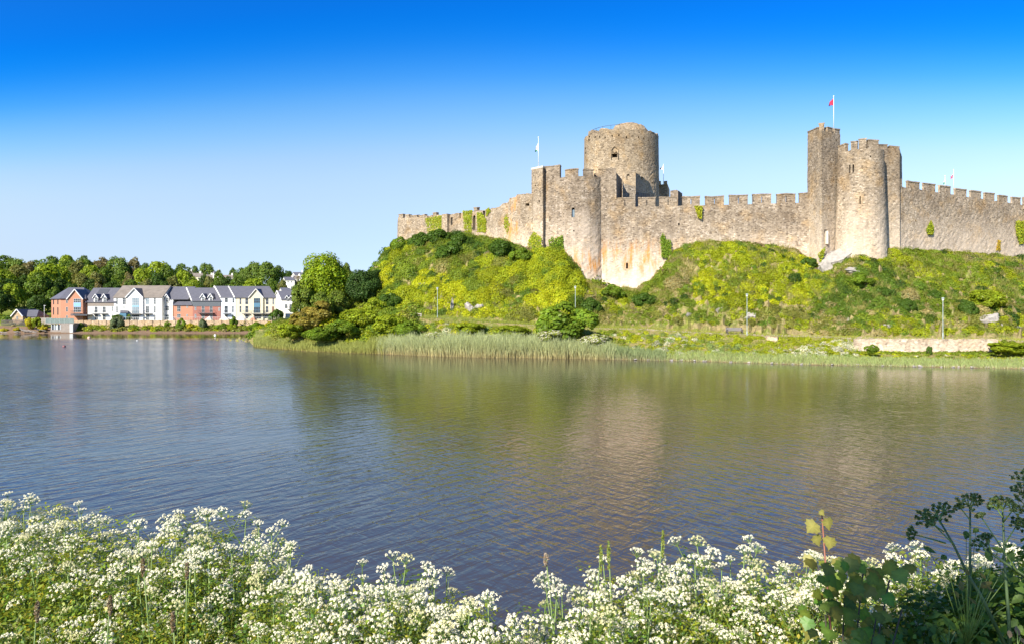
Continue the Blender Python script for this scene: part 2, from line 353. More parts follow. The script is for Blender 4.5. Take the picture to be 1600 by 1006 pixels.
# water: dark olive pond, wind ripples that fade out into calm strips by the quay
def watermat():
    m = bpy.data.materials.new('pond_water'); t, n, l, b = nodes_of(m); pos = position(t); xyz = sepz(t, pos)
    b.inputs['Base Color'].default_value = (0.060, 0.052, 0.032, 1); b.inputs['Roughness'].default_value = 0.055; b.inputs['IOR'].default_value = 1.50
    rp = mapping(t, mapping(t, pos, rot=(0, 0, R(-48))), (0.30, 1.0, 1))
    rp2 = mapping(t, mapping(t, pos, rot=(0, 0, R(50))), (0.33, 1.0, 1))
    a = noise(t, rp, 1.9, 3, 0.5, 0.6); c = noise(t, rp2, 2.6, 2, 0.5, 0.4); d = noise(t, pos, 6.0, 2, 0.5)
    wa = maprange(t, xyz[0], -8, 10, 0.62, 0.30); wc = maprange(t, xyz[0], -8, 10, 0.22, 0.52)
    h = mth(t, 'ADD', mth(t, 'MULTIPLY', a, wa), mth(t, 'ADD', mth(t, 'MULTIPLY', c, wc), mth(t, 'MULTIPLY', d, 0.035)))
    gust = noise(t, mapping(t, pos, (0.6, 1.2, 1)), 0.045, 4, 0.6)
    amp = maprange(t, gust, 0.34, 0.64, 0.42, 1.25)
    calm = maprange(t, xyz[1], 180, 166, 0.07, 1.0)          # sheltered water under the quay
    lee = maprange(t, xyz[1], 90, 20, 0.15, 0.60)
    lee = mth(t, 'ADD', lee, mth(t, 'MULTIPLY', maprange(t, xyz[0], -14, -36, 0.0, 0.9), maprange(t, xyz[1], 30, 75)))
    # ripples too fine to see singly roughen the sheet: more in the open wind on the left, none by the quay
    fine_ = mth(t, 'ADD', maprange(t, xyz[1], 20, 85, 0.05, 0.10), mth(t, 'MULTIPLY', maprange(t, xyz[0], -12, -40, 0.0, 0.05), maprange(t, xyz[1], 30, 80)))
    l.new(mth(t, 'ADD', mth(t, 'MULTIPLY', fine_, calm), 0.015), b.inputs['Roughness'])
    bp = n.new('ShaderNodeBump'); bp.inputs['Distance'].default_value = 0.20
    bp.inputs['Strength'].default_value = 1.0; l.new(mth(t, 'MULTIPLY', h, mth(t, 'MULTIPLY', amp, mth(t, 'MULTIPLY', calm, lee))), bp.inputs['Height']); l.new(bp.outputs[0], b.inputs['Normal'])
    return m
M['water'] = watermat()

# ------------------------------------------------------------------ setting: ground, water, hill
g = MB(); g.face([(-5000, -1500, -2.5), (5000, -1500, -2.5), (5000, 7000, -2.5), (-5000, 7000, -2.5)])
tag(g.build('ground', M['grass']), kind='structure')
g = MB(); g.face([(-700, -20, 0), (700, -20, 0), (700, 330, 0), (-700, 330, 0)])
tag(g.build('water', M['water']), kind='structure')

COLS = {   # px: knots (depth, height): shore, verge, path front, path back, two on the slope, wall foot, behind, far
 330: [(158, -1), (160, -1), (163, -1), (166, -1), (170, -1), (175, -1), (180, -1), (190, -1), (205, -1.5)],
 392: [(142, -.7), (146, -.5), (151, -.4), (154, -.3), (160, -.3), (166, -.3), (174, -.4), (195, -.6), (211, -1)],
 400: [(138, 0), (142, .8), (148, 1.6), (151, 1.8), (158, 2), (164, 1.8), (172, 1.4), (195, .8), (212, -1)],
 470: [(126, 0), (131, .9), (138, 2.6), (141, 3.2), (150, 4.2), (160, 4.8), (172, 4.6), (200, 3.5), (260, 3)],
 540: [(120, 0), (126, 1.0), (132, 3.2), (136, 4.2), (145, 5.2), (158, 6.5), (172, 7.5), (200, 6), (280, 4)],
 588: [(118, 0), (123, 1.2), (130, 4.6), (134, 5.8), (146, 8.5), (160, 14.0), (174, 19.0), (200, 17), (280, 5)],
 605: [(117, 0), (122.5, 1.2), (129.5, 5.4), (133.5, 6.2), (146, 10.5), (162, 18.5), (176, 22.5), (205, 22), (280, 6)],
 640: [(114.5, 0), (120, 1.2), (127.5, 5.9), (131, 6.1), (143, 12.0), (158, 21.0), (175, 24.8), (210, 25), (290, 8)],
 700: [(111, 0), (117, 1.2), (127.5, 5.9), (130.5, 6.0), (140, 12.5), (152, 21.5), (164, 25.6), (210, 26), (300, 10)],
 760: [(109, 0), (115, 1.2), (123.5, 5.3), (126.5, 5.4), (135.5, 12), (145, 19.8), (153.5, 23.4), (200, 26), (300, 10)],
 830: [(108, 0), (114, 1.2), (121, 4.8), (124, 4.9), (132, 11), (137.5, 16.5), (142, 19.6), (200, 26), (300, 10)],
 872: [(107, 0), (113, 1.2), (120, 4.5), (123, 4.6), (130, 10.8), (135, 17), (139.6, 20.2), (200, 26), (300, 10)],
 905: [(106.5, 0), (112.5, 1.2), (119, 4.3), (122, 4.4), (128, 7.8), (133, 12.0), (138, 13.8), (200, 26), (300, 10)],
 950: [(105, 0), (111, 1.2), (118, 4.3), (121, 4.4), (127, 7.4), (133, 10.4), (139, 11.7), (200, 26), (300, 10)],
 1000: [(104, 0), (110, 1.2), (116, 4.3), (119, 4.4), (127, 7.2), (133.5, 10.0), (138.6, 11.3), (200, 26), (300, 10)],
 1025: [(103, 0), (109, 1.2), (115.5, 4.1), (118.5, 4.2), (126.5, 8.6), (133, 12.6), (138.2, 13.8), (200, 26), (300, 10)],
 1058: [(102.4, 0), (108, 1.2), (115, 3.9), (118, 4.0), (126, 10.5), (132.5, 17.0), (137.5, 19.6), (200, 26), (300, 10)],
 1110: [(101, 0), (106.5, 1.2), (113.5, 3.7), (116.5, 3.8), (125, 11), (131.5, 18.5), (136.6, 20.9), (200, 26), (300, 10)],
 1170: [(98.4, 0), (104.5, 1.2), (111.7, 3.5), (114.7, 3.6), (123.5, 10.5), (130, 17.8), (135.3, 20.6), (200, 26), (300, 10)],
 1240: [(96, 0), (102.5, 1.2), (110.5, 3.3), (113.5, 3.4), (121.5, 9), (128, 15.6), (133.8, 19.2), (200, 26), (300, 10)],
 1285: [(95, 0), (101.5, 1.2), (109.5, 3.2), (112.5, 3.3), (119.5, 7.5), (125, 12.5), (129.5, 15.0), (200, 26), (300, 10)],
 1340: [(94, 0), (103.6, 1.35), (104.0, 3.2), (109.0, 3.3), (115, 7), (121, 13.6), (126, 17.2), (200, 26), (300, 10)],
 1405: [(92.6, 0), (102.6, 1.35), (103.1, 3.15), (108.0, 3.25), (117, 9), (125, 15.8), (131, 18.9), (200, 26), (300, 10)],
 1500: [(91, 0), (101.6, 1.35), (102.1, 3.1), (106.8, 3.2), (119, 9.5), (130, 16.0), (140, 19.1), (200, 26), (300, 10)],
 1560: [(89.8, 0), (100.9, 1.4), (101.6, 3.1), (105.8, 3.2), (119, 9.0), (131, 15.6), (145, 18.8), (200, 26), (300, 10)],
 1600: [(89, 0), (97, 1.6), (100.5, 3.0), (105.2, 3.1), (120, 9.0), (132, 15.5), (149, 18.6), (220, 26), (300, 10)],
 2000: [(78, 0), (84, 1.2), (92, 2.6), (95, 2.8), (125, 8), (150, 15), (190, 19.5), (240, 26), (330, 10)],
}
cpx = np.array(sorted(COLS), float)
cD = np.array([[k[0] for k in COLS[int(p)]] for p in cpx]); cZ = np.array([[k[1] for k in COLS[int(p)]] for p in cpx])
def knots(px):
    px = np.atleast_1d(np.asarray(px, float))
    return (np.stack([np.interp(px, cpx, cD[:, i]) for i in range(9)], 1), np.stack([np.interp(px, cpx, cZ[:, i]) for i in range(9)], 1))
def terr(px, D):
    kd, kz = knots(px); D = np.atleast_1d(np.asarray(D, float)); out = np.full(len(D), -1.5)
    for i in range(8):
        a, b_ = kd[:, i], kd[:, i + 1]; m_ = (D >= a) & (D <= b_); f = (D - a) / np.maximum(b_ - a, 1e-6)
        s_ = f
        out = np.where(m_, kz[:, i] + (kz[:, i + 1] - kz[:, i]) * s_, out)
    return out
def hill_mesh():
    pxs = np.concatenate([np.arange(330, 1640, 5.0), np.arange(1640, 2001, 20.0)])
    kd, kz = knots(pxs); kd = np.concatenate([kd[:, :1] - 5, kd], 1); kz = np.concatenate([kz[:, :1] * 0 - 1.6, kz], 1)
    sub = [3, 3, 4, 3, 8, 10, 8, 6, 8]; rows = []
    for i in range(9):
        for s_ in range(sub[i]):
            f = s_ / sub[i]; rows.append((kd[:, i] + (kd[:, i + 1] - kd[:, i]) * f, kz[:, i] + (kz[:, i + 1] - kz[:, i]) * f, i))
    rows.append((kd[:, 9], kz[:, 9] - 4, 8))
    V = []; nr = len(rows); nc = len(pxs)
    for (d, z, i) in rows:
        amp = 0.4 if (4 <= i <= 6 and abs(d[0] - kd[0, i]) > .01) else (0.03 if i > 0 else 0.0)
        V.append(np.stack([(pxs - 800) / F * d, d, z + rng.normal(0, amp, nc)], 1))
    V = np.concatenate(V); fs = []; mi = []
    for r in range(nr - 1):
        for c in range(nc - 1):
            fs.append((r * nc + c, r * nc + c + 1, (r + 1) * nc + c + 1, (r + 1) * nc + c))
            i = rows[r][2]; px = pxs[c]
            mi.append(1 if (i == 3 and px >= 640) else (2 if i <= 0 else 0))
    me = bpy.data.meshes.new('hill'); me.from_pydata(V.tolist(), [], fs)
    for k in ('hill', 'path', 'mud'): me.materials.append(M[k])
    me.polygons.foreach_set('material_index', mi); me.update(); return me
tag(link('hill', hill_mesh()), kind='structure')

FB = {  # the far bank: px -> knots
 -700: [(206, -1), (213, .1), (216, 1.4), (221, 3.6), (250, 4), (285, 10), (340, 19), (430, 26), (650, 30), (3000, 20)],
 0:    [(206, -1), (213, .1), (216, 1.2), (221, 2.8), (245, 4), (280, 10), (340, 18), (430, 25), (650, 29), (3000, 20)],
 110:  [(206, -1), (213, .1), (216, .7), (221, 1.8), (245, 3.9), (280, 9), (340, 17), (430, 24), (650, 28), (3000, 20)],
 280:  [(208, -1), (213, .1), (216, .7), (221, 1.8), (245, 3.9), (290, 7), (340, 13), (430, 21), (650, 25), (3000, 20)],
 440:  [(208, -1), (213, .1), (216, .7), (221, 1.8), (245, 3.9), (300, 6), (360, 13), (440, 20), (650, 25), (3000, 20)],
 640:  [(208, -1), (213, .1), (216, .7), (221, 2.4), (245, 3.9), (300, 6), (360, 12), (440, 18), (650, 22), (3000, 20)]}
fpx = np.array(sorted(FB), float); fD = np.array([[k[0] for k in FB[int(p)]] for p in fpx]); fZ = np.array([[k[1] for k in FB[int(p)]] for p in fpx])
def fterr(px, D):
    kd = [np.interp(px, fpx, fD[:, i]) for i in range(10)]; kz = [np.interp(px, fpx, fZ[:, i]) for i in range(10)]
    return float(np.interp(D, kd, kz))
def far_mesh():
    pxs = np.arange(-700, 641, 20.0); V = []; fs = []
    ds = [206, 210, 213, 215, 217, 219, 221, 223, 228, 236, 245, 255, 270, 285, 300, 320, 340, 360, 390, 430, 480, 560, 650, 1000, 3000]
    for d in ds:
        for p in pxs: V.append((X(p, d), d, fterr(p, d) + random.uniform(-.05, .05)))
    nc = len(pxs)
    for r in range(len(ds) - 1):
        for c in range(nc - 1): fs.append((r * nc + c, r * nc + c + 1, (r + 1) * nc + c + 1, (r + 1) * nc + c))
    me = bpy.data.meshes.new('far_bank'); me.from_pydata(V, [], fs); me.materials.append(M['grass']); me.materials.append(M['mud']); me.polygons.foreach_set('material_index', [1 if k < 5 * (nc - 1) else 0 for k in range(len(fs))]); me.update(); return me
tag(link('far_bank', far_mesh()), kind='structure')

# near bank under the flowers
EDGE = [(-300, 755), (0, 765), (60, 776), (200, 790), (330, 790), (410, 806), (440, 842), (520, 858), (620, 860), (700, 884), (760, 912), (820, 945), (850, 912), (900, 876), (960, 858), (1020, 842), (1100, 836), (1200, 836), (1300, 836), (1400, 840), (1500, 845), (1600, 845), (1900, 840)]
EX, EY = [p for p, _ in EDGE], [q for _, q in EDGE]
TOPZ = 1.22                                   # flower tops below the eye
def d_edge(px): return TOPZ * F / (np.interp(px, EX, EY) - 480 + 14)
def bank_z(x, D):
    px = 800 + x * F / max(D, 0.5) if D > 0.5 else 800
    de = float(d_edge(np.clip(px, -300, 1900))) + 0.15
    base = 5.95 + 0.35 * max(0.0, min(1.0, (1.2 - D) / 1.5))
    return base if D < de else max(-1.0, base - (D - de) * 0.95)
def bank_mesh():
    xs = np.linspace(-12, 12, 97); ys = np.concatenate([np.linspace(-30, 0, 9), np.linspace(0.5, 6, 34), np.linspace(6.5, 14, 12)]); V = []; fs = []
    for y in ys:
        for x in xs: V.append((x * (1 + max(0, y) * 0.05) if abs(x) > 6 else x, y, bank_z(x, y) + random.uniform(-.03, .03)))
    nc = len(xs)
    for r in range(len(ys) - 1):
        for c in range(nc - 1): fs.append((r * nc + c, r * nc + c + 1, (r + 1) * nc + c + 1, (r + 1) * nc + c))
    me = bpy.data.meshes.new('near_bank'); me.from_pydata(V, [], fs); me.materials.append(M['soil']); me.update(); return me
tag(link('near_bank', bank_mesh()), kind='structure')

# ------------------------------------------------------------------ castle
def arc(cx, cy, r, a0, a1, n):
    return [(cx + r * math.cos(R(a0 + (a1 - a0) * i / n)), cy + r * math.sin(R(a0 + (a1 - a0) * i / n))) for i in range(n + 1)]
class WallPath:
    def __init__(s, pts):
        s.p = np.array(pts, float); d = np.linalg.norm(np.diff(s.p, axis=0), axis=1); s.s = np.concatenate([[0], np.cumsum(d)]); s.L = s.s[-1]
    def at(s, q): return np.array([np.interp(q, s.s, s.p[:, 0]), np.interp(q, s.s, s.p[:, 1])])
    def out(s, q):
        e_ = min(0.4, s.L * 0.02 + 0.01); t = s.at(min(q + e_, s.L)) - s.at(max(q - e_, 0)); t /= np.linalg.norm(t); return np.array([t[1], -t[0]])
    def q_of_px(s, px):
        k = 800 + s.p[:, 0] * F / s.p[:, 1]
        qs = np.linspace(0, s.L, 400); kk = np.array([800 + s.at(q)[0] * F / s.at(q)[1] for q in qs]); return float(qs[np.argmin(np.abs(kk - px))])
def grid_wall(mb, wp, zb, zt, cell=0.6, holes=(), thick=2.2, jit=0.05, batter=0.0, q0=0.0, q1=None, rough_top=0.0, ends=True):
    """masonry face on a plan line, with recessed openings; zt may be a function of the distance along the line"""
    q1 = wp.L if q1 is None else q1
    qs = set(np.linspace(q0, q1, max(2, int((q1 - q0) / cell) + 1)).tolist()); ztf = zt if callable(zt) else (lambda q: zt)
    zmax = max(ztf(q) for q in np.linspace(q0, q1, 40)); zs = set(np.linspace(zb, zmax, max(2, int((zmax - zb) / cell) + 1)).tolist())
    def zwarp(q, z): return z if zmax - zb < .01 else zb + (z - zb) * (ztf(q) - zb) / (zmax - zb)
    holes = [(h[0], h[1], zb + (h[2] - zb) * (zmax - zb) / (ztf((h[0] + h[1]) / 2) - zb), zb + (h[3] - zb) * (zmax - zb) / (ztf((h[0] + h[1]) / 2) - zb)) + tuple(h[4:]) for h in holes]
    crn = set()
    for k in range(1, len(wp.p) - 1):
        a_, b_ = wp.p[k] - wp.p[k - 1], wp.p[k + 1] - wp.p[k]
        if abs(a_[0] * b_[1] - a_[1] * b_[0]) > .26 * np.linalg.norm(a_) * np.linalg.norm(b_) and q0 < wp.s[k] < q1: crn.add(float(wp.s[k]))
    qs |= crn
    for h in holes: qs |= {h[0], h[1]}; zs |= {h[2], h[3]}
    def clean(v, keep):
        v = sorted(v); o = [v[0]]
        for a in v[1:]:
            if a - o[-1] > 0.09: o.append(a)
            elif a in keep and o[-1] not in keep: o[-1] = a
        return o
    qs = clean(qs, crn | {h[0] for h in holes} | {h[1] for h in holes}); zs = clean(zs, {h[2] for h in holes} | {h[3] for h in holes})
    nq, nz = len(qs), len(zs); base = len(mb.v)
    P2 = [wp.at(q) for q in qs]; O2 = [wp.out(q) for q in qs]; rt = [random.uniform(-rough_top, rough_top) for _ in qs]
    gq = [min([abs(qs[i + d_] - qs[i]) for d_ in (-1, 1) if 0 <= i + d_ < nq]) for i in range(nq)]; gz = [min([abs(zs[j + d_] - zs[j]) for d_ in (-1, 1) if 0 <= j + d_ < nz]) for j in range(nz)]
    for j, z in enumerate(zs):
        f = (z - zb) / (zmax - zb)
        for i, q in enumerate(qs):
            zz = zb + f * (ztf(q) - zb) + rt[i] * max(0, f * 4 - 3); off = batter * (zmax - z) + random.uniform(-jit, jit) * .7 * min(1, gq[i] / cell, gz[j] / cell) ** 1.5
            p = P2[i] + O2[i] * off; mb.v.append((p[0], p[1], zz if j else zb))
    for j in range(nz - 1):
        zc = (zs[j] + zs[j + 1]) / 2
        for i in range(nq - 1):
            qc = (qs[i] + qs[i + 1]) / 2
            if any(h[0] < qc < h[1] and h[2] < zc < h[3] for h in holes): continue
            a = base + j * nq + i; mb.f.append((a, a + 1, a + nq + 1, a + nq)); mb.m.append(0); mb.sm.append(False)
    top = base + (nz - 1) * nq; b2 = len(mb.v)
    for i in range(nq):
        p = P2[i] - O2[i] * thick; mb.v.append((p[0], p[1], mb.v[top + i][2])); mb.v.append((p[0], p[1], zb))
    for i in range(nq - 1):
        mb.f.append((top + i, top + i + 1, b2 + 2 * (i + 1), b2 + 2 * i)); mb.m.append(0); mb.sm.append(False)
        mb.f.append((b2 + 2 * i, b2 + 2 * (i + 1), b2 + 2 * (i + 1) + 1, b2 + 2 * i + 1)); mb.m.append(0); mb.sm.append(False)
    if ends:
        for i in (0, nq - 1):
            idx = [base + j * nq + i for j in range(nz)] + [b2 + 2 * i, b2 + 2 * i + 1]; mb.f.append(tuple(idx)); mb.m.append(0); mb.sm.append(False)
    for h in holes:
        dep = h[4] if len(h) > 4 else 0.9; archd = len(h) > 5 and h[5]
        def pt(q, z, d):
            p = wp.at(q) + wp.out((h[0] + h[1]) / 2) * (batter * (zmax - z) - d); return (p[0], p[1], zwarp((h[0] + h[1]) / 2, z))
        a, b_, c, d_ = (h[0], h[2]), (h[1], h[2]), (h[1], h[3]), (h[0], h[3])
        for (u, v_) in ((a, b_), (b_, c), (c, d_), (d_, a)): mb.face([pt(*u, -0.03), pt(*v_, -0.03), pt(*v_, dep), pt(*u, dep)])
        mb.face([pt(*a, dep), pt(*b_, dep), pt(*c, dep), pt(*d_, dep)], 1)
        if archd:
            qm = (h[0] + h[1]) / 2; hw = (h[1] - h[0]) / 2; zc = h[3] - hw * (zmax - zb) / max(ztf(qm) - zb, .1)
            for sgn in (-1, 1):
                ar = [(qm + sgn * hw * math.cos(R(90 * k / 5)), zc + hw * math.sin(R(90 * k / 5))) for k in range(6)]
                for k in range(5): mb.face([pt(*ar[k], 0.02), pt(*ar[k + 1], 0.02), pt(qm + sgn * hw, h[3], 0.02)])
    return mb
def merlon(wp, qa, qb, z0, z1, thick=0.75, slit=True, parent=None, mat=None, setb=0.0, rough=0.1):
    qa += random.uniform(-.08, .08); qb += random.uniform(-.08, .08); z1 += random.uniform(-.1, .08)
    mb = MB()
    def blk(u0, u1, za, zb_, o, th):
        u0 = max(u0, 0); u1 = min(u1, wp.L); n = max(1, int((u1 - u0) / 1.2)); us = np.linspace(u0, u1, n + 1); fr = []; bk = []
        for u in us:
            p = wp.at(u); ou = wp.out(u); fr.append(p + ou * (o - setb)); bk.append(p + ou * (o - setb - th))
        foot = [tuple(p) for p in fr] + [tuple(p) for p in reversed(bk)]; zt = [zb_ + random.uniform(-rough, rough) for _ in foot]; mb.prism(foot, za, zt)
    qm = (qa + qb) / 2; zc = z1 - 0.22
    if slit and qb - qa > 1.8:
        blk(qa, qm - 0.09, z0 - 0.05, zc, -0.01, thick); blk(qm + 0.09, qb, z0 - 0.05, zc, -0.01, thick); blk(qm - 0.09, qm + 0.09, z0 - 0.05, z0 + 0.25, -0.05, thick - .1)
        blk(qm - 0.09, qm + 0.09, zc - 0.3, zc - .01, -0.05, thick - .1)
    else: blk(qa, qb, z0 - 0.05, zc, -0.01, thick)
    blk(qa - 0.06, qb + 0.06, zc + 0.0, z1, 0.07, thick + 0.14)
    return mb.build('merlon', mat, parent)

def W(px, D): return (X(px, D), D)
def thing_wall(name, label, cat, loc_px, D, z):
    return empty(name, (X(loc_px, D), D, z), label, cat)

# middle curtain wall
t = thing_wall('curtain_wall', 'long pale curtain wall with slit merlons between the round corner tower and the square tower', 'castle wall', 1110, 136, 12)
wp = WallPath([W(938, 139.6), W(1000, 138.6), W(1060, 137.6), W(1170, 135.3), W(1266, 133)])
def qpx(px): return wp.q_of_px(px)
hs = [(qpx(978), qpx(981.5), Z(420, 139), Z(411, 139), 0.7, True), (qpx(1060), qpx(1062), Z(352, 137), Z(348, 137), .4)]
mb = grid_wall(MB(), wp, 9.0, 28.35, 0.6, hs, 2.6, 0.06, 0.012, rough_top=.06)
ob = mb.build('wall_face', [M['wall_mid'], M['hole_shade']], t)
for a, b_ in ((963, 990), (997, 1024.5), (1031, 1058), (1066, 1094), (1102, 1131), (1139, 1168), (1176, 1205), (1213, 1243), (1249, 1264)):
    merlon(wp, qpx(a), qpx(b_), 28.35, 30.25, 0.8, True, t, M['wall_mid'])

# raised block of wall beside the corner tower
t = thing_wall('wall_block', 'raised block of castle wall with a dark shaded end, right of the round corner tower', 'castle wall', 948, 140, 20)
wpb = WallPath([W(928, 139.9), W(963, 139.2), (X(972, 147), 147.0)])
mb = grid_wall(MB(), wpb, 27.5, 35.4, 0.6, [(wpb.q_of_px(929.5), wpb.q_of_px(931.3), Z(281, 140), Z(274, 140), .7)], .9, 0.06)
mb.build('wall_face', [M['corner'], M['hole_shade']], t)
for a, b_ in ((934.5, 962.8),): merlon(wpb, wpb.q_of_px(a), wpb.q_of_px(b_), 35.4, 36.3, 0.8, False, t, M['corner'])

# round corner tower
t = thing_wall('corner_tower', 'bulging round corner tower with an orange stained foot left of the long curtain wall', 'tower', 900, 140, 12)
cx_, cy_ = W(905, 143.6)
pts = [W(849, 141.2), W(862, 140.3), W(876, 139.6)] + arc(cx_, cy_, 5.6, 248, 362, 12)
wpc = WallPath(pts)
qc = wpc.q_of_px
hs = [(qc(893.5), qc(898.8), Z(340, 138.5), Z(325, 138.5), 0.55, True), (qc(859), qc(860.2), Z(346, 140), Z(338, 140), .4), (qc(896), qc(898), Z(362, 138), Z(360, 138), .4)]
mb = grid_wall(MB(), wpc, 10.5, 34.5, 0.6, hs, 2.4, 0.07, 0.018, rough_top=.1)
mb.build('wall_face', [M['corner'], M['hole_shade']], t)
for (a, b_, zt_) in ((851, 875, 37.0), (883, 903.5, 36.0), (911.5, 927.5, 35.9)): merlon(wpc, qc(a), qc(b_), 34.5, zt_, 0.8, False, t, M['corner'])
f = MB(); p = P(896.1, 333, 138.3)
f.box(p.x - .3, p.x + .3, p.y + .30, p.y + .34, p.z - .95, p.z + .7)
pane = f.build('window', M['glass_pale'], t)

# square turret with the flag
t = thing_wall('square_turret', 'slim square turret with a sunlit left face and pale flat top carrying a flagpole', 'turret', 841, 141, 19)
foot = [W(830.5, 142.3), W(848, 139.9), W(852.3, 141.6), W(838, 145)]
tb = MB(); ztur = Z(262, 140)
wpt = WallPath(foot[:3])
grid_wall(tb, wpt, 15, ztur, 0.6, [(wpt.q_of_px(842), wpt.q_of_px(844), Z(316, 140), Z(313, 140), .5), (wpt.q_of_px(836), wpt.q_of_px(837.5), Z(290, 140.5), Z(288, 140.5), .4), (wpt.q_of_px(832.5), wpt.q_of_px(836.5), Z(382, 141), Z(364, 141), .9, True)], .2, 0.05, 0.004)
tb.build('wall_face', [M['tower'], M['hole_shade']], t)
c2 = [((x - X(841, 141)) * 1.07 + X(841, 141), (y - 141) * 1.06 + 141) for x, y in foot]
MB().prism(c2, ztur + .005, ztur + 0.35).build('coping', M['coping'], t)

# left curtain wall climbing along the hilltop
t = thing_wall('curtain_wall', 'stepped ivy hung curtain wall running down the hilltop left of the slim square turret', 'castle wall', 730, 160, 24)
wpl = WallPath([W(621, 190), W(622, 178), W(700, 164), W(764, 153), W(832, 142)])
ql = wpl.q_of_px
q622 = wpl.s[1]
steps = [(622, 340.5), (640, 341), (664, 338.5), (674, 337), (695, 336.5), (720, 333.5), (743, 330), (758, 330), (764.7, 328), (767.5, 325.8), (782.4, 324.5), (782.9, 318.8), (794.3, 317.5), (794.8, 310.5), (807.3, 309), (807.8, 304.4), (832, 302.5)]
sq = [ql(p_) if p_ > 623 else q622 for p_, _ in steps]
def dl(px): return float(np.interp(px, [622, 700, 764, 832], [178, 164, 153, 142]))
sz = [Z(y_, dl(p_)) for p_, y_ in steps]
def topl(q): return float(np.interp(q, sq, sz))
hs = [(ql(739), ql(743), Z(360, 157), Z(337, 157), 1.0, True), (ql(717.8), ql(719.8), Z(341, 161), Z(333.6, 161), .6), (ql(754.5), ql(757.8), Z(340, 155), Z(331, 155), .6),
      (ql(821), ql(827.5), Z(322.5, 143.5), Z(318.5, 143.5), .7), (ql(668), ql(669.5), Z(346, 170), Z(338.5, 170), .5), (ql(704), ql(707), Z(352, 163), Z(340, 163), .25)]
mb = grid_wall(MB(), wpl, 16.5, topl, 0.6, hs, 1.8, 0.08, 0.01, rough_top=0.12)
mb.build('wall_face', [M['wall_left'], M['hole_shade']], t)
for (a, b_, h_) in ((622.5, 629.5, 1.0), (633.5, 639, .8), (641.5, 651.5, .55), (654, 663, .5), (676, 681, .7), (740, 745, .75), (758, 764, .25)):
    D_ = dl((a + b_) / 2); z_ = topl(ql((a + b_) / 2)); merlon(wpl, max(ql(a), q622), ql(b_), z_, z_ + h_, 0.8, False, t, M['wall_left'], rough=.1)
bt = MB(); q = ql(698.5); p_ = wpl.at(q); o_ = wpl.out(q); tt = np.array([-o_[1], o_[0]])
bt.prism([tuple(p_ + tt * -1.0 + o_ * .9), tuple(p_ + tt * 1.0 + o_ * .9), tuple(p_ + tt * 1.0 - o_ * .3), tuple(p_ + tt * -1.0 - o_ * .3)], 20, topl(q) + .15, 0, .1)
bt.build('buttress', M['wall_left'], t)

# great round keep
KX, KY, KR = X(970.5, 165), 165.0, 8.85
t = empty('round_keep', (KX, KY, 22), 'massive round keep with ruined rim towering behind the castle walls', 'keep')
ring = arc(KX, KY, KR, 170, 370, 60); wpk = WallPath(ring)
def qk(px): return wpk.q_of_px(px)
ztk = 48.7
hs = [(qk(956.5), qk(965), Z(247, 157), Z(240.5, 157), 1.2)]
for p_, y_ in ((921, 214), (930, 215), (937, 215.5), (945.5, 215), (956.5, 212.5), (967, 212), (979, 214.5), (989, 213), (997.5, 215), (1006, 217), (1013.5, 219), (920.5, 219), (915, 232), (915, 239)):
    D_ = wpk.at(qk(p_))[1]; hs.append((qk(p_ - 1), qk(p_ + .9), Z(y_ + 1.2, D_), Z(y_ - 1.2, D_), .6))
for p_, y_ in ((939, 226), (992, 240), (1003, 229), (1001.5, 262)):
    D_ = wpk.at(qk(p_))[1]; hs.append((qk(p_ - .6), qk(p_ + .6), Z(y_ + .8, D_), Z(y_ - .8, D_), .5))
hs.append((qk(957), qk(960), Z(239.5, 157), Z(238, 157), .7)); hs.append((qk(961.5), qk(964.5), Z(239.5, 157), Z(238, 157), .7))
ruin = [random.uniform(-.25, .25) for _ in range(80)]; q923, q943 = qk(923), qk(943)
def topk(q): return ztk + float(np.interp(q, np.linspace(0, wpk.L, 80), ruin)) + (0.9 if abs(q - q923) < 1.2 else 0) + (.5 if abs(q - q943) < 1.0 else 0)
kb = grid_wall(MB(), wpk, 20, topk, 0.5, hs, 2.0, 0.07, 0.012, rough_top=.15, ends=False)
back = arc(KX, KY, KR, 10, 170, 16)
wpk2 = WallPath(back); grid_wall(kb, wpk2, 20, ztk - .3, 1.5, (), 2.0, .05, .012, ends=False)
kb.lathe((KX, KY, 47.0), [(7.2, 0), (0.01, 0.05)], 24, 0, False)
kb.build('drum_wall', [M['keep'], M['hole_shade']], t)
# ruined inner dome, lopsided
db = MB(); n_ = 40; rows = [(4.5, 0), (4.45, 1.2), (4.3, 3.0), (3.6, 3.9), (2.4, 4.4), (0.1, 4.6)]; cxd, cyd = KX + 1.9, KY - 1.4
i0 = len(db.v)
for k, (r_, z_) in enumerate(rows):
    for j in range(n_):
        a = 2 * math.pi * j / n_; rr = r_ * (1 + random.uniform(-.02, .02)); cut = 0.55 * max(0, math.cos(a)) * (k > 1)
        db.v.append((cxd + rr * math.cos(a), cyd + rr * math.sin(a), 47.2 + z_ - cut + (random.uniform(-.25, .25) if k in (2, 3) else 0)))
for k in range(len(rows) - 1):
    for j in range(n_):
        db.f.append((i0 + k * n_ + j, i0 + k * n_ + (j + 1) % n_, i0 + (k + 1) * n_ + (j + 1) % n_, i0 + (k + 1) * n_ + j)); db.m.append(0); db.sm.append(False)
db.build('dome', M['keep'], t)
rl = MB(); rp = [(KX + 7.6 * math.cos(R(a)), KY + 7.6 * math.sin(R(a)), 48.9 + 1.2) for a in range(195, 262, 8)]
rl.tube(rp, .05, 4)
for q in rp[::2]: rl.tube([(q[0], q[1], 48.4), q], .04, 4)
rl.build('railing', M['iron'], t)
fr = MB()
def kp(px, py, o=0.14):
    q_ = qk(px); p2 = wpk.at(q_) + wpk.out(q_) * (o + .012 * 8); return Vector((p2[0], p2[1], Z(py, p2[1])))
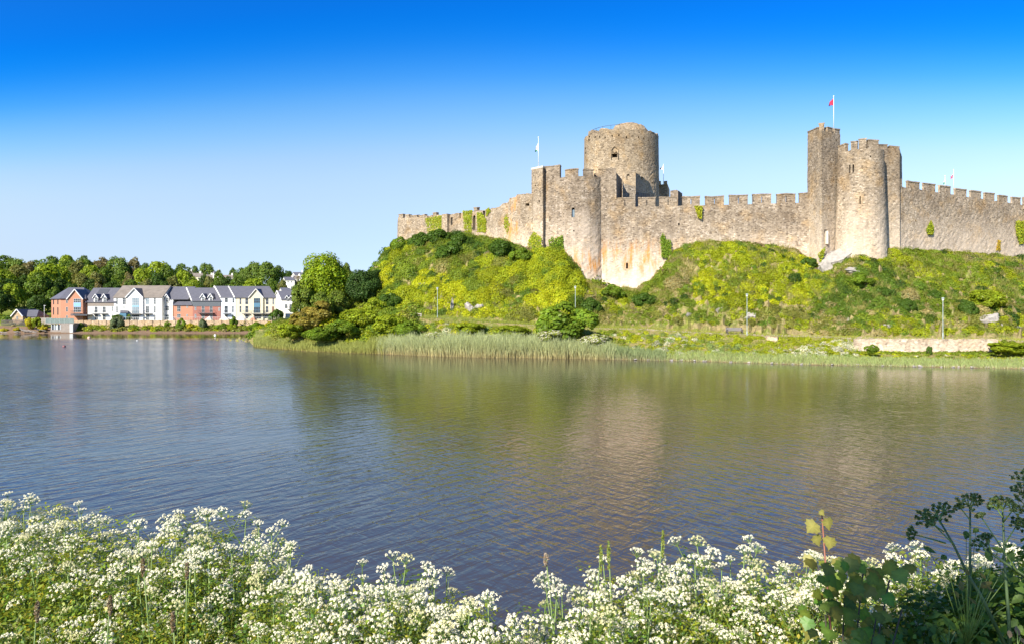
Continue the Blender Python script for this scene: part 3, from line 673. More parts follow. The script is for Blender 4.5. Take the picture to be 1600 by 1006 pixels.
for sgn in (-1, 1): fr.tube([kp(960.7 + sgn * dx_, yy) for dx_, yy in ((5.2, 249), (5.2, 239), (4.6, 235), (3.2, 231.5), (0.2, 228.6))], .10, 5)
fr.tube([kp(955.3, 240), kp(966, 240)], .13, 4); fr.tube([kp(960.8, 240), kp(960.8, 236)], .12, 4)
for c_ in (958.3, 963.2):
    fr.tube([kp(c_ - 2.1, 240), kp(c_ - 1.6, 237.6), kp(c_, 236.4), kp(c_ + 1.6, 237.6), kp(c_ + 2.1, 240)], .10, 4)
fr.build('window_arch', M['keep'], t)

# buildings at the foot of the keep
t = thing_wall('stair_house', 'small roofless stone house against the foot of the round keep', 'building', 985, 148, 24)
foot = [W(973, 147.2), W(993.3, 147), W(1015.5, 158), W(985, 160)]
wps = WallPath(foot[:3]); sb = MB(); zA = Z(272, 147)
grid_wall(sb, wps, 22, lambda q: zA + (0 if q < wps.s[1] else -(q - wps.s[1]) * .02), 0.5, [(wps.q_of_px(979), wps.q_of_px(983.5), Z(281, 147), Z(272.9, 147), .8), (wps.q_of_px(1002), wps.q_of_px(1004.3), Z(282, 152), Z(277, 152), .8)], 0.25, .08, rough_top=.12)
sb.build('wall_face', [M['keep'], M['hole_shade']], t)
lw_ = MB(); lw_.prism([W(973, 144.2), W(992.5, 144), W(993, 145.2), W(974, 145.4)], 22, [Z(287, 144), Z(291.5, 144), Z(291.5, 145), Z(287, 145)], 0, .05)
lw_.build('stair_wall', M['inner'], t)
lw_ = MB(); lw_.prism([W(993.5, 144.5), W(1016, 152), W(1015, 153), W(993, 145.5)], 22, [Z(300, 144), Z(303, 152), Z(303, 153), Z(300, 145)], 0, .05)
lw_.build('ramp_wall', M['inner'], t)
t = thing_wall('small_turret', 'little far turret with two merlons just right of the round keep', 'turret', 1036, 178, 30)
tb = MB(); tb.prism([W(1024, 176), W(1042.8, 174), W(1046, 182), W(1028, 184)], 22, Z(289, 175), 0, .08); tb.build('wall_face', M['keep'], t)
for a, b_ in ((1028.3, 1033), (1037.5, 1042.6)):
    tb = MB(); tb.prism([W(a, 174.3), W(b_, 174), W(b_, 175), W(a, 175.3)], Z(289.5, 174.5), Z(283, 174), 0, .05); tb.build('merlon', M['keep'], t)
t = thing_wall('ruined_stump', 'squat ruined stone stump behind the merlons, right of the far turret', 'ruin', 1055, 146, 26)
tb = MB(); tb.prism([W(1046.5, 144.6), W(1059, 144), W(1066, 147.5), W(1054, 149)], 24, Z(299, 144.5), 0, .15); tb.build('wall_face', M['corner'], t)
tb = MB(); tb.prism([W(1049, 144.8), W(1057, 144.3), W(1062, 147), W(1055, 148)], Z(299.4, 144.5), Z(297, 144.5), 0, .12); tb.build('broken_top', M['corner'], t)

# tall square tower
t = thing_wall('square_tower', 'tallest square tower with battlements and a red flag on its roof', 'tower', 1288, 131, 15)
foot = [W(1262, 133.5), W(1284, 128.8), W(1313, 131.8), W(1291, 136.5)]
wpq = WallPath(foot[:3]); tb = MB(); zq = 41.3
qq = wpq.q_of_px
grid_wall(tb, wpq, 11, zq, 0.55, [(qq(1286.2), qq(1292.8), Z(382, 128.9), Z(358.5, 128.9), 1.3, True), (qq(1306.5), qq(1308.5), Z(221, 131), Z(218.5, 131), .5), (qq(1268), qq(1269), Z(300, 132), Z(297, 132), .4), (qq(1268), qq(1269), Z(262, 132), Z(260, 132), .4)], .2, .06, .004)
wpq2 = WallPath([foot[2], foot[3], foot[0]]); grid_wall(tb, wpq2, 20, zq, 1.2, (), .2, .05)
tb.prism([tuple(p_) for p_ in foot], zq - 1.2, zq - .9)
tb.build('wall_face', [M['tower'], M['hole_shade']], t)
for a, b_, h_ in ((1262.3, 1277.5, 1.0), (1280, 1288, 1.45), (1293, 1301, 1.05), (1305, 1312.6, .95)):
    merlon(wpq, qq(a), qq(b_), zq, zq + h_, .7, False, t, M['tower'], rough=.08)
for k, (a, b_) in enumerate(((.3, 1.8), (2.6, 4.2), (5.4, 7.0), (8.0, 9.6))): merlon(wpq2, a, min(b_, wpq2.L - .2), zq, zq + .9, .7, False, t, M['tower'], rough=.08)
dj = MB()
p0 = P(1293.5, 370, 128.7); dj.box(p0.x - .1, p0.x + .28, p0.y + .35, p0.y + 1.3, Z(381.5, 129), Z(361, 129)); dj.build('door_jamb', M['coping'], t)

# round-fronted gate tower
t = thing_wall('drum_tower', 'broad drum tower with twin slit windows and a flared foot, right of the square tower', 'tower', 1346, 128, 16)
cx_, cy_ = W(1344, 130.0)
wpd = WallPath(arc(cx_, cy_, 4.05, 175, 370, 26)); qd = wpd.q_of_px; zd = 37.2
dfr = 126.2
hs = [(qd(1327), qd(1329.3), Z(269.5, 127), Z(257, 127), .7), (qd(1332.6), qd(1335), Z(269.5, 126.6), Z(257, 126.6), .7), (qd(1343.4), qd(1344.9), Z(319, dfr), Z(307, dfr), .7), (qd(1359), qd(1361.3), Z(248, 127), Z(245.5, 127), .5), (qd(1312), qd(1313.6), Z(243, 128), Z(241, 128), .5)]
tb = grid_wall(MB(), wpd, 12, zd, 0.5, hs, 1.8, .06, .028, rough_top=.1); tb.build('wall_face', [M['tower'], M['hole_shade']], t)
for a, b_, h_ in ((1309.5, 1321.5, 1.5), (1329, 1340, 1.75), (1341.5, 1353.5, 1.95), (1356, 1373.5, 1.6)): merlon(wpd, qd(a), qd(b_), zd, zd + h_, .8, False, t, M['tower'], rough=.1)
t = thing_wall('tower_block', 'flat fronted tower block with a notched top behind the right side of the drum tower', 'tower', 1391, 132, 18)
wpe = WallPath([W(1370, 130.5), W(1405.8, 131), (X(1409.5, 138), 138)]); qe = wpe.q_of_px
tb = grid_wall(MB(), wpe, 14, Z(233, 131), 0.55, [(qe(1377), qe(1379), Z(250, 131), Z(247, 131), .4)], .6, .06, .004); tb.build('wall_face', [M['tower'], M['hole_shade']], t)
for a, b_, y_ in ((1375, 1386.5, 226), (1389.8, 1405.6, 228.3)): merlon(wpe, qe(a), qe(b_), Z(233, 131), Z(y_, 131), .8, False, t, M['tower'], rough=.1)
tb = MB(); tb.prism([W(1405, 132.2), W(1409.3, 132.2), W(1409.3, 134), W(1405, 134)], 15, Z(279, 132), 0, .1); tb.build('pier', M['tower'], t)

# right curtain wall
t = thing_wall('curtain_wall', 'battlemented curtain wall running off to the right edge beyond the notched tower block', 'castle wall', 1500, 143, 19)
wpr = WallPath([W(1406, 132), W(1500, 140.5), W(1600, 150), W(1760, 166), W(1985, 186)]); qr = wpr.q_of_px
q1600 = qr(1600)
def topr(q): return 31.3 - .9 * q / q1600
tb = grid_wall(MB(), wpr, 14.5, topr, 0.6, [(qr(1430), qr(1432), Z(347, 135), Z(344.5, 135), .4), (qr(1516), qr(1518), Z(365, 146), Z(362.5, 146), .4)], 2.0, .06, .012, rough_top=.07); tb.build('wall_face', [M['wall_right'], M['hole_shade']], t)
ms = [(1414.5, 1437), (1440.5, 1461.7), (1465.5, 1486), (1490, 1510), (1513.5, 1533), (1535.8, 1554.4), (1557.2, 1575.3), (1577.8, 1594.5), (1597, 1612), (1615, 1630), (1633, 1648), (1651, 1665)] + [(1669 + 18 * k, 1683 + 18 * k) for k in range(16)]
def q_back(wp_, px, th):      # start of a merlon whose rear corner shows at px
    qs_ = np.linspace(0, wp_.L, 900); k_ = [wp_.at(q_) - wp_.out(q_) * th for q_ in qs_]; return float(qs_[np.argmin([abs(800 + a_[0] * F / a_[1] - px) for a_ in k_])])
for a, b_ in ms:
    qa_ = q_back(wpr, a, .45); merlon(wpr, qa_, qr(b_), topr(qa_), topr(qa_) + 1.45, .38, a < 1480, t, M['wall_right'], rough=.06)
tb = MB(); q = qr(1604); p_ = wpr.at(q); o_ = wpr.out(q); tt = np.array([-o_[1], o_[0]])
tb.prism([tuple(p_ - tt * -1.2 + o_ * 1.2), tuple(p_ + tt * -1.2 + o_ * 1.2), tuple(p_ + tt * -1.2 - o_ * .2), tuple(p_ - tt * -1.2 - o_ * .2)], 29.5, Z(308, 150), 0, .15); tb.build('bartizan', M['wall_right'], t)

# flags
def flag(px, ybase, ytop, D, label, flag_pts, mat, r=.065, pr=None):
    t = empty('flagpole', tuple(P(px, ybase, D)), label, 'flagpole')
    b = MB(); b.tube([P(px, ybase + 1.5, D), P(px, ytop, D)], [r, r * .6], 8); b.build('pole', M['white_paint'], t)
    b = MB(); q = P(px, ytop, D); b.lathe((q.x, q.y, q.z), [(.02, 0), (.13, .08), (.13, .2), (.02, .28)], 8); b.build('finial', M['white_paint'], t)
    # limp cloth: hanging folds with real depth
    n_u, n_v = 9, 8; b = MB(); (tx, ty), (bx, by), (ox, oy), (px2, py2) = flag_pts
    g_ = []
    for i in range(n_u + 1):
        u = i / n_u
        for j in range(n_v + 1):
            v_ = j / n_v
            x_ = (tx * (1 - v_) + bx * v_) * (1 - u) + (ox * (1 - v_) + px2 * v_) * u; y_ = (ty * (1 - v_) + by * v_) * (1 - u) + (oy * (1 - v_) + py2 * v_) * u
            p = P(x_, y_, D); p.y += 0.28 * u * math.sin(u * 9 + v_ * 2); g_.append(p)
    for i in range(n_u):
        for j in range(n_v):
            a = i * (n_v + 1) + j; k = mat[1](i / n_u, j / n_v) if isinstance(mat, tuple) else 0
            b.face([g_[a], g_[a + 1], g_[a + n_v + 2], g_[a + n_v + 1]], k, True)
    b.build('flag', mat[0] if isinstance(mat, tuple) else mat, t); return t
fw = flat('flag_white', (.75, .76, .74), .8, .03); fg = flat('flag_green', (.03, .30, .13), .8, .03); fr_ = flat('flag_red', (.55, .03, .08), .8, .05); fbl = flat('flag_blue', (.04, .07, .30), .8, .05); fdk = flat('flag_dark', (.10, .11, .14), .8, .05)
flag(841.3, 262, 216, 141.5, 'white flagpole with a limp white and green flag on the slim square turret', [(840.6, 224), (840.8, 236), (837.5, 230), (835.5, 238)], ([fw, fg, fr_], lambda u, v: 1 if (v > .72 and u > .3) else (2 if (.3 < v < .62 and .15 < u < .5) else 0)))
flag(1302.8, 205, 152, 132.5, 'tall white flagpole with a small red pennant on the tallest square tower', [(1302.2, 154), (1302.2, 165), (1297, 159.5), (1293.6, 166.5)], ([fr_, fbl], lambda u, v: 1 if v > .75 and u > .3 else 0))
flag(1036.8, 290, 258.5, 176, 'white flagpole with a furled pale flag on the little far turret', [(1036.2, 259), (1036.2, 266), (1033, 262), (1030.5, 264.5)], ([fw, fdk], lambda u, v: 1 if u > .5 else 0))
flag(1490.2, 300, 266.5, 168, 'white flagpole with a red white and blue flag behind the right curtain wall', [(1489.6, 272), (1489.6, 278), (1486, 276), (1484.8, 281)], ([fw, fr_, fbl], lambda u, v: (1 if abs(v - .5) < .12 or abs(u - .5) < .12 else (2 if (int(u * 4) + int(v * 4)) % 2 else 0))))
flag(1476.8, 300, 276, 168, 'shorter flagpole with a green flag just left of the red white and blue flag', [(1476.3, 281), (1476.3, 288), (1475, 284), (1474.4, 289)], ([fg, fw], lambda u, v: 1 if v < .3 else 0))

# ------------------------------------------------------------------ ivy on the walls
def ivy(poly, Df, label, n, cols, name='ivy_patch', size=.15):
    n = int(n * 2.6)
    poly = np.array(poly, float); x0, y0 = poly.min(0); x1, y1 = poly.max(0); pts = []
    while len(pts) < n:
        q = rng.uniform((x0, y0), (x1, y1), (n, 2))
        ins = np.zeros(n, bool)
        for i in range(len(poly)):
            a, b_ = poly[i], poly[(i + 1) % len(poly)]
            c = ((a[1] > q[:, 1]) != (b_[1] > q[:, 1])) & (q[:, 0] < (b_[0] - a[0]) * (q[:, 1] - a[1]) / (b_[1] - a[1] + 1e-9) + a[0]); ins ^= c
        pts += q[ins].tolist()
    q = np.array(pts[:n]); q += rng.normal(0, .5, q.shape); D = np.array([Df(p_) for p_ in q[:, 0]]) - rng.uniform(.12, .5, n)
    c = np.stack([(q[:, 0] - 800) / F * D, D, EYE + (480 - q[:, 1]) / F * D], 1); o = c.mean(0); o[2] = c[:, 2].min()
    nn = unit(np.array([-.1, -1, .35]) + .55 * rng.normal(size=(n, 3)))
    V = leaf_quads(c - o, nn, size * rng.uniform(.6, 1.3, n), .8); C = col_jit(np.array(cols)[rng.integers(0, len(cols), n)], n, .7, 1.25, .08)
    ob = link(name, quads_mesh(name, V, C, M['leaf']), None, o); return tag(ob, label, 'ivy')
YG = [(.33, .38, .02), (.40, .41, .03), (.24, .33, .02)]; GR = [(.16, .27, .02), (.22, .30, .03)]
for poly, lab, n, cs in (
    ([(664, 342), (693, 336), (694, 364), (668, 366)], 'broad lime green ivy sheet on the left curtain wall, nearest its low end', 700, YG),
    ([(723, 330), (737, 329), (737, 364), (726, 362)], 'lime green ivy strip left of the arched window in the left curtain wall', 420, YG),
    ([(745, 332), (753, 333), (760, 346), (759, 363), (746, 363)], 'lime green ivy strip right of the arched window in the left curtain wall', 380, YG),
    ([(760, 328), (764, 325), (766, 330), (760, 338)], 'tuft of ivy spilling over the top of the left curtain wall', 70, YG),
    ([(788, 338), (792, 334), (796, 352), (793, 366), (788, 356)], 'thin ivy streak on the stepped part of the left curtain wall', 130, YG)):
    ivy(poly, dl, lab, n, cs)
ivy([(825, 378), (833, 362), (846, 372), (846, 402), (824, 400)], lambda p: 138.6 + abs(p - 848) * .18, 'yellow ivy clump climbing the foot of the slim square turret', 420, YG)
ivy([(857, 376), (863, 370), (866, 374), (879, 368), (881, 392), (860, 395)], lambda p: 139.2, 'leafy green ivy bush at the foot of the corner tower', 380, GR)
dm = lambda p: float(np.interp(p, [938, 1000, 1060, 1170, 1266], [139.6, 138.6, 137.6, 135.3, 133])) - .25
ivy([(1085, 322), (1098, 323), (1096, 342), (1091, 340)], dm, 'small bright ivy tuft just under the merlons of the long curtain wall', 160, [(.42, .42, .02), (.34, .38, .02)])
ivy([(1032, 372), (1036, 365), (1041, 375), (1048, 376), (1049, 405), (1034, 402)], dm, 'green ivy bush on the lower face of the long curtain wall', 380, GR)
drr = lambda p: float(np.interp(p, [1406, 1500, 1600, 1760], [132, 140.5, 150, 166])) - .3
ivy([(1448, 358), (1455, 345), (1459, 354), (1458, 367), (1450, 366)], drr, 'small lone ivy clump in the middle of the right curtain wall', 200, YG)
ivy([(1588, 346), (1600, 345), (1603, 380), (1594, 383), (1588, 365)], drr, 'long ivy clump at the right edge of the right curtain wall', 330, YG)
ivy([(1559, 376), (1564, 376), (1563, 394), (1557, 392)], drr, 'thin yellow ivy streak low on the right curtain wall', 60, [(.45, .33, .04)])
ivy([(1278, 398), (1283, 393), (1290, 385), (1288, 398), (1282, 412)], lambda p: 128.6, 'ivy sprig hanging below the arched door of the square tower', 90, YG)

# ------------------------------------------------------------------ slope vegetation
def img_y(px, D, z): return 480 - (z - EYE) * F / D
PAL = {'yg': (.34, .39, .018), 'lime': (.45, .48, .018), 'mid': (.20, .27, .026), 'green': (.13, .21, .024), 'dark': (.055, .11, .018), 'olive': (.24, .25, .05), 'dry': (.37, .32, .13), 'brown': (.27, .21, .10), 'white': (.58, .58, .42), 'heather': (.24, .19, .13), 'gg': (.25, .33, .10)}
def choose(kinds, n):
    ks = list(kinds); pr = np.array([kinds[k] for k in ks], float); pr /= pr.sum(); return np.array([PAL[k] for k in ks])[rng.choice(len(ks), n, p=pr)]
def zone_mix(px, py):
    if 1085 < px < 1262 and 395 < py < 478 and (px - 1085) > (430 - py) * .6: return {'lime': 5, 'yg': 5, 'mid': 2}
    if 985 < px < 1100 and 395 < py < 480: return {'dry': 3, 'olive': 4, 'mid': 4, 'yg': 1.5, 'brown': 1}
    if 600 < px < 830 and py < 402 and py < 372 + (px - 600) * .22: return {'mid': 4, 'green': 4, 'dark': 4, 'heather': .6}
    if 700 < px < 900 and py > 385: return {'yg': 5, 'lime': 2.5, 'mid': 4, 'green': 2, 'olive': 1.5}
    if px < 760: return {'yg': 4, 'lime': 2, 'mid': 4, 'green': 2.5, 'olive': 2, 'dry': .8, 'heather': .5}
    if 880 < px < 1010: return {'mid': 4, 'yg': 3, 'olive': 3, 'dry': 2.5, 'green': 2, 'brown': 1}
    if px > 1262 and py > 430: return {'yg': 4, 'mid': 5, 'olive': 5, 'green': 3.5, 'dark': 1.5, 'dry': 3}
    if px > 1262: return {'mid': 5, 'green': 3, 'olive': 5, 'yg': 3.5, 'dark': 1, 'dry': 2, 'heather': .7}
    return {'yg': 4, 'mid': 4, 'olive': 3, 'green': 2, 'dry': 1}
FPH = rng.uniform(0, 6.28, (16, 6)); FDIR = rng.uniform(-1, 1, (16, 6, 2)) * np.array([.085, .085, .17, .17, .34, .34])[None, :, None] * 2.2
def choose_field(mixes, x, D):
    """species picked from a slow field, so neighbours tend to share one"""
    names = list(PAL); out = np.zeros((len(x), 3))
    for k in range(len(x)):
        best, bc = -99, None
        for nm, w_ in mixes[k].items():
            i = names.index(nm); f = sum(math.sin(FDIR[i, j, 0] * x[k] + FDIR[i, j, 1] * D[k] + FPH[i, j]) for j in range(6)) * .55
            v = math.log(w_) + f - .6 * math.log(-math.log(rng.uniform(.001, .999)))
            if v > best: best, bc = v, PAL[nm]
        out[k] = bc
    return out
def scatter_slope(name, n, px_rng, k0, k1, rr, zone=None, leaf=.27, nl=90, hs=(.6, 1.0)):
    """mounds between two terrain knots (k0, k1 as fractions 0..8)"""
    px = rng.uniform(*px_rng, n); kd, kz = knots(px); f = rng.uniform(k0, k1, n)
    i = np.floor(f).astype(int); fr2 = f - i; rr_ = np.arange(n); D = kd[rr_, i] * (1 - fr2) + kd[rr_, np.minimum(i + 1, 8)] * fr2
    z = terr(px, D); e = .8; dz = (terr(px, D + e) - terr(px, D - e)) / (2 * e)
    nrm = unit(np.stack([np.zeros(n), -dz * .7, np.ones(n)], 1)); cen = np.stack([(px - 800) / F * D, D, z - .15], 1)
    r = rng.gamma(6, 1 / 6, n) * (rr[1] - rr[0]) / 2 + rr[0]; h = r * rng.uniform(*hs, n); py = img_y(px, D, z)
    C = choose_field([zone(px[k], py[k]) if callable(zone) else zone for k in range(n)], cen[:, 0], cen[:, 1])
    C *= rng.uniform(.75, 1.25, (n, 1))
    nls = np.maximum(12, (nl * (r / np.mean(r)) ** 2).astype(int)); V, Cc = mound_leaves(cen, nrm, r, h, C, nls, np.full(n, leaf)); return V, Cc
def stuff(name, parts, mat=None):
    V = np.concatenate([p_[0] for p_ in parts]); C = np.concatenate([p_[1] for p_ in parts]); ob = link(name, quads_mesh(name, V, C, mat or M['leaf'])); tag(ob, kind='stuff'); return ob
pt = [scatter_slope('s', 1700, (590, 905), 3.1, 6.0, (.4, 1.4), zone_mix, .12, 230), scatter_slope('s', 230, (600, 905), 3.6, 5.9, (1.0, 2.4), zone_mix, .125, 1100, (.65, 1.05)),
      scatter_slope('s', 1700, (905, 1262), 3.2, 6.0, (.3, 1.1), zone_mix, .115, 170), scatter_slope('s', 100, (905, 1262), 3.6, 5.9, (.9, 1.9), zone_mix, .12, 900, (.45, .8)),
      scatter_slope('s', 2500, (1262, 1640), 3.1, 6.0, (.3, 1.1), zone_mix, .115, 150), scatter_slope('s', 130, (1262, 1640), 3.5, 5.9, (.8, 1.7), zone_mix, .12, 800, (.45, .85)),
      scatter_slope('s', 500, (1640, 1990), 4.0, 6.0, (.8, 2.6), zone_mix, .4, 60),
      scatter_slope('s', 450, (560, 1000), 6.0, 7.0, (.6, 2.0), {'mid': 2, 'green': 2, 'dark': 1}, .4, 40)]
pt.append(scatter_slope('s', 190, (600, 905), 3.8, 5.9, (.55, 1.3), {'mid': 4, 'green': 5, 'dark': 2.5, 'olive': 1}, .12, 420, (.9, 1.5)))
pt.append(scatter_slope('s', 130, (905, 1262), 3.5, 5.9, (.5, 1.1), {'mid': 4, 'green': 4, 'dark': 2, 'olive': 2}, .115, 360, (.9, 1.4)))
pt.append(scatter_slope('s', 230, (1262, 1640), 3.4, 5.9, (.5, 1.15), {'mid': 4, 'green': 4, 'dark': 3, 'olive': 2, 'yg': 2}, .115, 360, (.9, 1.5)))
# dry grass fringe under the walls
pt.append(scatter_slope('s', 260, (1050, 1262), 5.75, 6.0, (.4, .9), {'dry': 4, 'brown': 2, 'olive': 1}, .18, 60))
pt.append(scatter_slope('s', 200, (690, 840), 5.8, 6.0, (.5, 1.0), {'dry': 3, 'heather': 2, 'brown': 2}, .18, 60))
pt.append(scatter_slope('s', 160, (880, 1040), 5.6, 6.0, (.4, .9), {'dry': 5, 'brown': 3, 'olive': 2}, .18, 60))
pt.append(scatter_slope('s', 120, (1270, 1350), 5.5, 6.0, (.3, .8), {'dry': 4, 'heather': 2, 'olive': 2}, .18, 50))
stuff('slope_vegetation', pt)
# thicket on the point and verge below the path
pt = [scatter_slope('s', 170, (402, 480), .6, 4.6, (.5, 1.3), {'yg': 3, 'mid': 4, 'gg': 3, 'olive': 2}, .18, 150), scatter_slope('s', 560, (425, 650), 1.0, 5.0, (.8, 2.0), {'yg': 4, 'mid': 5, 'olive': 3, 'green': 2, 'lime': 1, 'dry': .5}, .19, 220, (.7, 1.2)),
      scatter_slope('s', 300, (395, 600), 4.5, 7.5, (.8, 2.2), {'mid': 4, 'green': 3, 'yg': 2}, .35, 60),
      scatter_slope('s', 520, (650, 960), .9, 1.85, (.35, .9), {'yg': 5, 'lime': 1, 'mid': 3, 'gg': 3, 'white': 1.5}, .12, 110),
      scatter_slope('s', 620, (960, 1340), .6, 1.9, (.3, .8), {'yg': 5, 'lime': 2, 'mid': 2, 'white': 2.6, 'gg': 2}, .10, 120), scatter_slope('s', 70, (1270, 1345), .5, 1.8, (.3, .8), {'yg': 4, 'white': 4}, .10, 110), scatter_slope('s', 190, (1335, 1560), .80, .99, (.2, .62), {'yg': 4, 'mid': 2, 'gg': 1}, .10, 90),
      scatter_slope('s', 330, (1270, 1700), .35, .97, (.22, .5), {'yg': 5, 'lime': 2, 'mid': 2, 'dry': 1, 'white': 1, 'gg': 2}, .13, 60), scatter_slope('s', 200, (1640, 1985), .3, 3.6, (.4, 1.1), {'yg': 4, 'mid': 3, 'olive': 2}, .15, 90), scatter_slope('s', 90, (1560, 1700), .9, 1.9, (.3, .8), {'yg': 5, 'mid': 2, 'dry': 2}, .15, 80)]
stuff('bank_vegetation', pt)

def blades(name, px_rng, n, koff, height, width, base_c, top_c, lean=.19, jitter=1.0, zoff=0.0):
    px = rng.uniform(*px_rng, n); kd, kz = knots(px); D = kd[:, 0] + rng.uniform(*koff, n); z = np.maximum(terr(px, D), -0.2) - .05 + zoff
    b = np.stack([(px - 800) / F * D, D, z], 1); h = height(px) * rng.uniform(.72, 1.12, n) * (1 + .16 * np.sin(px * .31) * np.sin(px * .083 + 1) + .10 * np.sin(px * .9 + 2 * np.sin(px * .17))); l_ = rng.normal(0, lean, (n, 2)) * h[:, None]
    side = unit(np.stack([np.ones(n), rng.normal(0, .6, n), np.zeros(n)], 1)) * width
    mid = b + np.stack([l_[:, 0] * .35, l_[:, 1] * .35, h * .55], 1); top = b + np.stack([l_[:, 0], l_[:, 1], h], 1)
    V1 = np.stack([b - side, b + side, mid + side, mid - side], 1); V2 = np.stack([mid - side, mid + side, top + side * .25, top - side * .25], 1)
    k = rng.uniform(.7, 1.25, (n, 1)); bc = np.array(base_c) * k; tc = np.array(top_c) * k; mc = .35 * bc + .65 * tc
    C1 = np.stack([bc, bc, mc, mc], 1); C2 = np.stack([mc, mc, tc, tc], 1); return np.concatenate([V1, V2]), np.concatenate([C1, C2])
rh = lambda p: np.interp(p, [395, 420, 560, 610, 700, 880, 980, 1050], [.8, 1.1, 1.1, 2.2, 2.9, 2.7, 1.5, .9])
stuff('reeds', [blades('r', (396, 455), 4500, (0, 16), lambda p: 1.0 + 0 * p, .035, (.34, .29, .10), (.34, .38, .12)), blades('r', (398, 600), 9000, (-.3, 5.5), lambda p: rh(p), .035, (.34, .29, .10), (.32, .36, .09)),
                blades('r', (590, 960), 17000, (-.3, 4.5), rh, .032, (.44, .36, .17), (.42, .48, .24)),
                blades('r', (940, 1040), 3000, (-.2, 3.5), lambda p: rh(p) * .9, .03, (.42, .36, .2), (.26, .34, .15)),
                blades('r', (1030, 1980), 19000, (-.1, 4.5), lambda p: .55 + 0 * p, .028, (.50, .45, .28), (.30, .40, .12))])
def slope_blades(n, px_rng, k0, k1, h, wd, bc, tc):
    px = rng.uniform(*px_rng, n); kd, kz = knots(px); f = rng.uniform(k0, k1, n); i = np.floor(f).astype(int); fr2 = f - i; r_ = np.arange(n); D = kd[r_, i] * (1 - fr2) + kd[r_, np.minimum(i + 1, 8)] * fr2
    keep = np.sin(px * .11 + D * .7) + np.sin(px * .043 - D * .4 + 2) > .2; px, D = px[keep], D[keep]; n = len(px)
    b = np.stack([(px - 800) / F * D, D, terr(px, D) + .25], 1); hh = rng.uniform(*h, n); l_ = rng.normal(0, .35, (n, 2)) * hh[:, None]; side = unit(np.stack([np.ones(n), rng.normal(0, .6, n), np.zeros(n)], 1)) * wd
    top = b + np.stack([l_[:, 0], l_[:, 1] - .1, hh], 1); k = rng.uniform(.75, 1.2, (n, 1)); return np.stack([b - side, b + side, top + side * .3, top - side * .3], 1), np.stack([np.array(bc) * k] * 2 + [np.array(tc) * k] * 2, 1)
stuff('slope_grass', [slope_blades(26000, (905, 1680), 4.0, 6.0, (.4, 1.0), .03, (.24, .26, .05), (.40, .36, .12)), slope_blades(5000, (600, 905), 4.0, 6.0, (.4, .9), .03, (.22, .27, .04), (.36, .38, .06)), slope_blades(9000, (640, 1680), 3.9, 4.5, (.4, .8), .03, (.24, .28, .05), (.40, .38, .11))])
stuff('verge_grass', [blades('g', (640, 1980), 25000, (5, 16), lambda p: np.where((p > 1340) & (p < 1560), .2, .36), .022, (.22, .26, .04), (.36, .38, .06), .25),
                      blades('g', (640, 1000), 9000, (14, 22), lambda p: .5 + 0 * p, .025, (.18, .26, .04), (.30, .34, .06), .25)])

# ------------------------------------------------------------------ rocks
def hit(px, py, lo=None):
    """distance at which the slope shows at this pixel"""
    kd, kz = knots(px); D = np.arange(kd[0, 0] if lo is None else lo, kd[0, 6], .1); y = img_y(px, D, terr(np.full(len(D), px), D)); k = np.argmax(y <= py)
    return float(D[k]) if y[k] <= py else float(kd[0, 6])
def rock_at(px, py, D, w_, h_, dep, label): return rock(px, py, None, w_, h_, dep, label)
def rock(px, py, D, w_, h_, dep, label, name='rock_outcrop', cat='rock', mat=None, seedk=0):
    rs = np.random.default_rng(seedk + int(px * 7 + py)); import bmesh
    if D is None: D = hit(px, py + h_ * .25 * F / 120) + dep * .42
    bm = bmesh.new(); bmesh.ops.create_icosphere(bm, subdivisions=4, radius=1.0)
    pl = [unit(rs.normal(size=3)) for _ in range(16)]; of = rs.uniform(.35, .85, 16); q1_, q2_ = rs.uniform(0, 6, 3), rs.uniform(0, 6, 3)
    for v in bm.verts:
        c = np.array(v.co)
        for n_, o_ in zip(pl, of):
            d_ = c @ n_
            if d_ > o_: c = c - n_ * (d_ - o_)
        nz_ = math.sin(c[0] * 7 + q1_[0]) * math.sin(c[1] * 6 + q1_[1] + c[2] * 5) * .10 + math.sin(c[0] * 17 + q2_[0] + c[2] * 13) * math.sin(c[2] * 15 + q2_[1]) * .05
        c = c * (1 + nz_ + rs.normal(0, .025)); v.co = (c[0] * w_ / 2 / .72, c[1] * dep / 2 / .72, c[2] * h_ / 2 / .72)
    me = bpy.data.meshes.new(name); bm.to_mesh(me); bm.free(); me.materials.append(mat or M['rock'])
    o = link(name, me, None, P(px, py, D)); return tag(o, label, cat)
rock_at(734, 485, 131, 2.0, 2.6, 1.8, 'upright pale rock at the cliff foot beside the path, left of two'); rock_at(744, 485, 131.6, 2.2, 2.4, 1.6, 'rounded pale rock at the cliff foot beside the path, right of two')
rock_at(664, 446, 145, 2.4, 2.0, 2, 'tan rock showing through ivy high above the timber fence'); rock_at(706, 481, 131.5, .7, 3.2, .8, 'thin white rock spike at the foot of the ivy cliff')
rock_at(1075, 494, 119, 1.5, 1.8, 1.4, 'small white boulder in the grass above the path, left of the bench'); rock_at(1172, 496, 117, 2.6, 1.7, 1.6, 'pale boulder behind the street lamp next to the bench')
rock_at(1130, 484, 119, 2.2, 1.3, 1.2, 'low scattered pale rock face above the bench'); rock_at(1309, 411, 127, 5.4, 4.4, 3, 'large white rock face under the square tower'); rock_at(1340, 425, 124.5, 3.8, 1.8, 2, 'broad white ledge of rock below the drum tower')
rock_at(1290, 424, 127, 3.2, 3.6, 2, 'cream rock shoulder left of the large white rock face'); rock_at(1432, 441, 126, 1.2, .9, 1, 'tiny white rock alone in the scrub right of the drum tower')
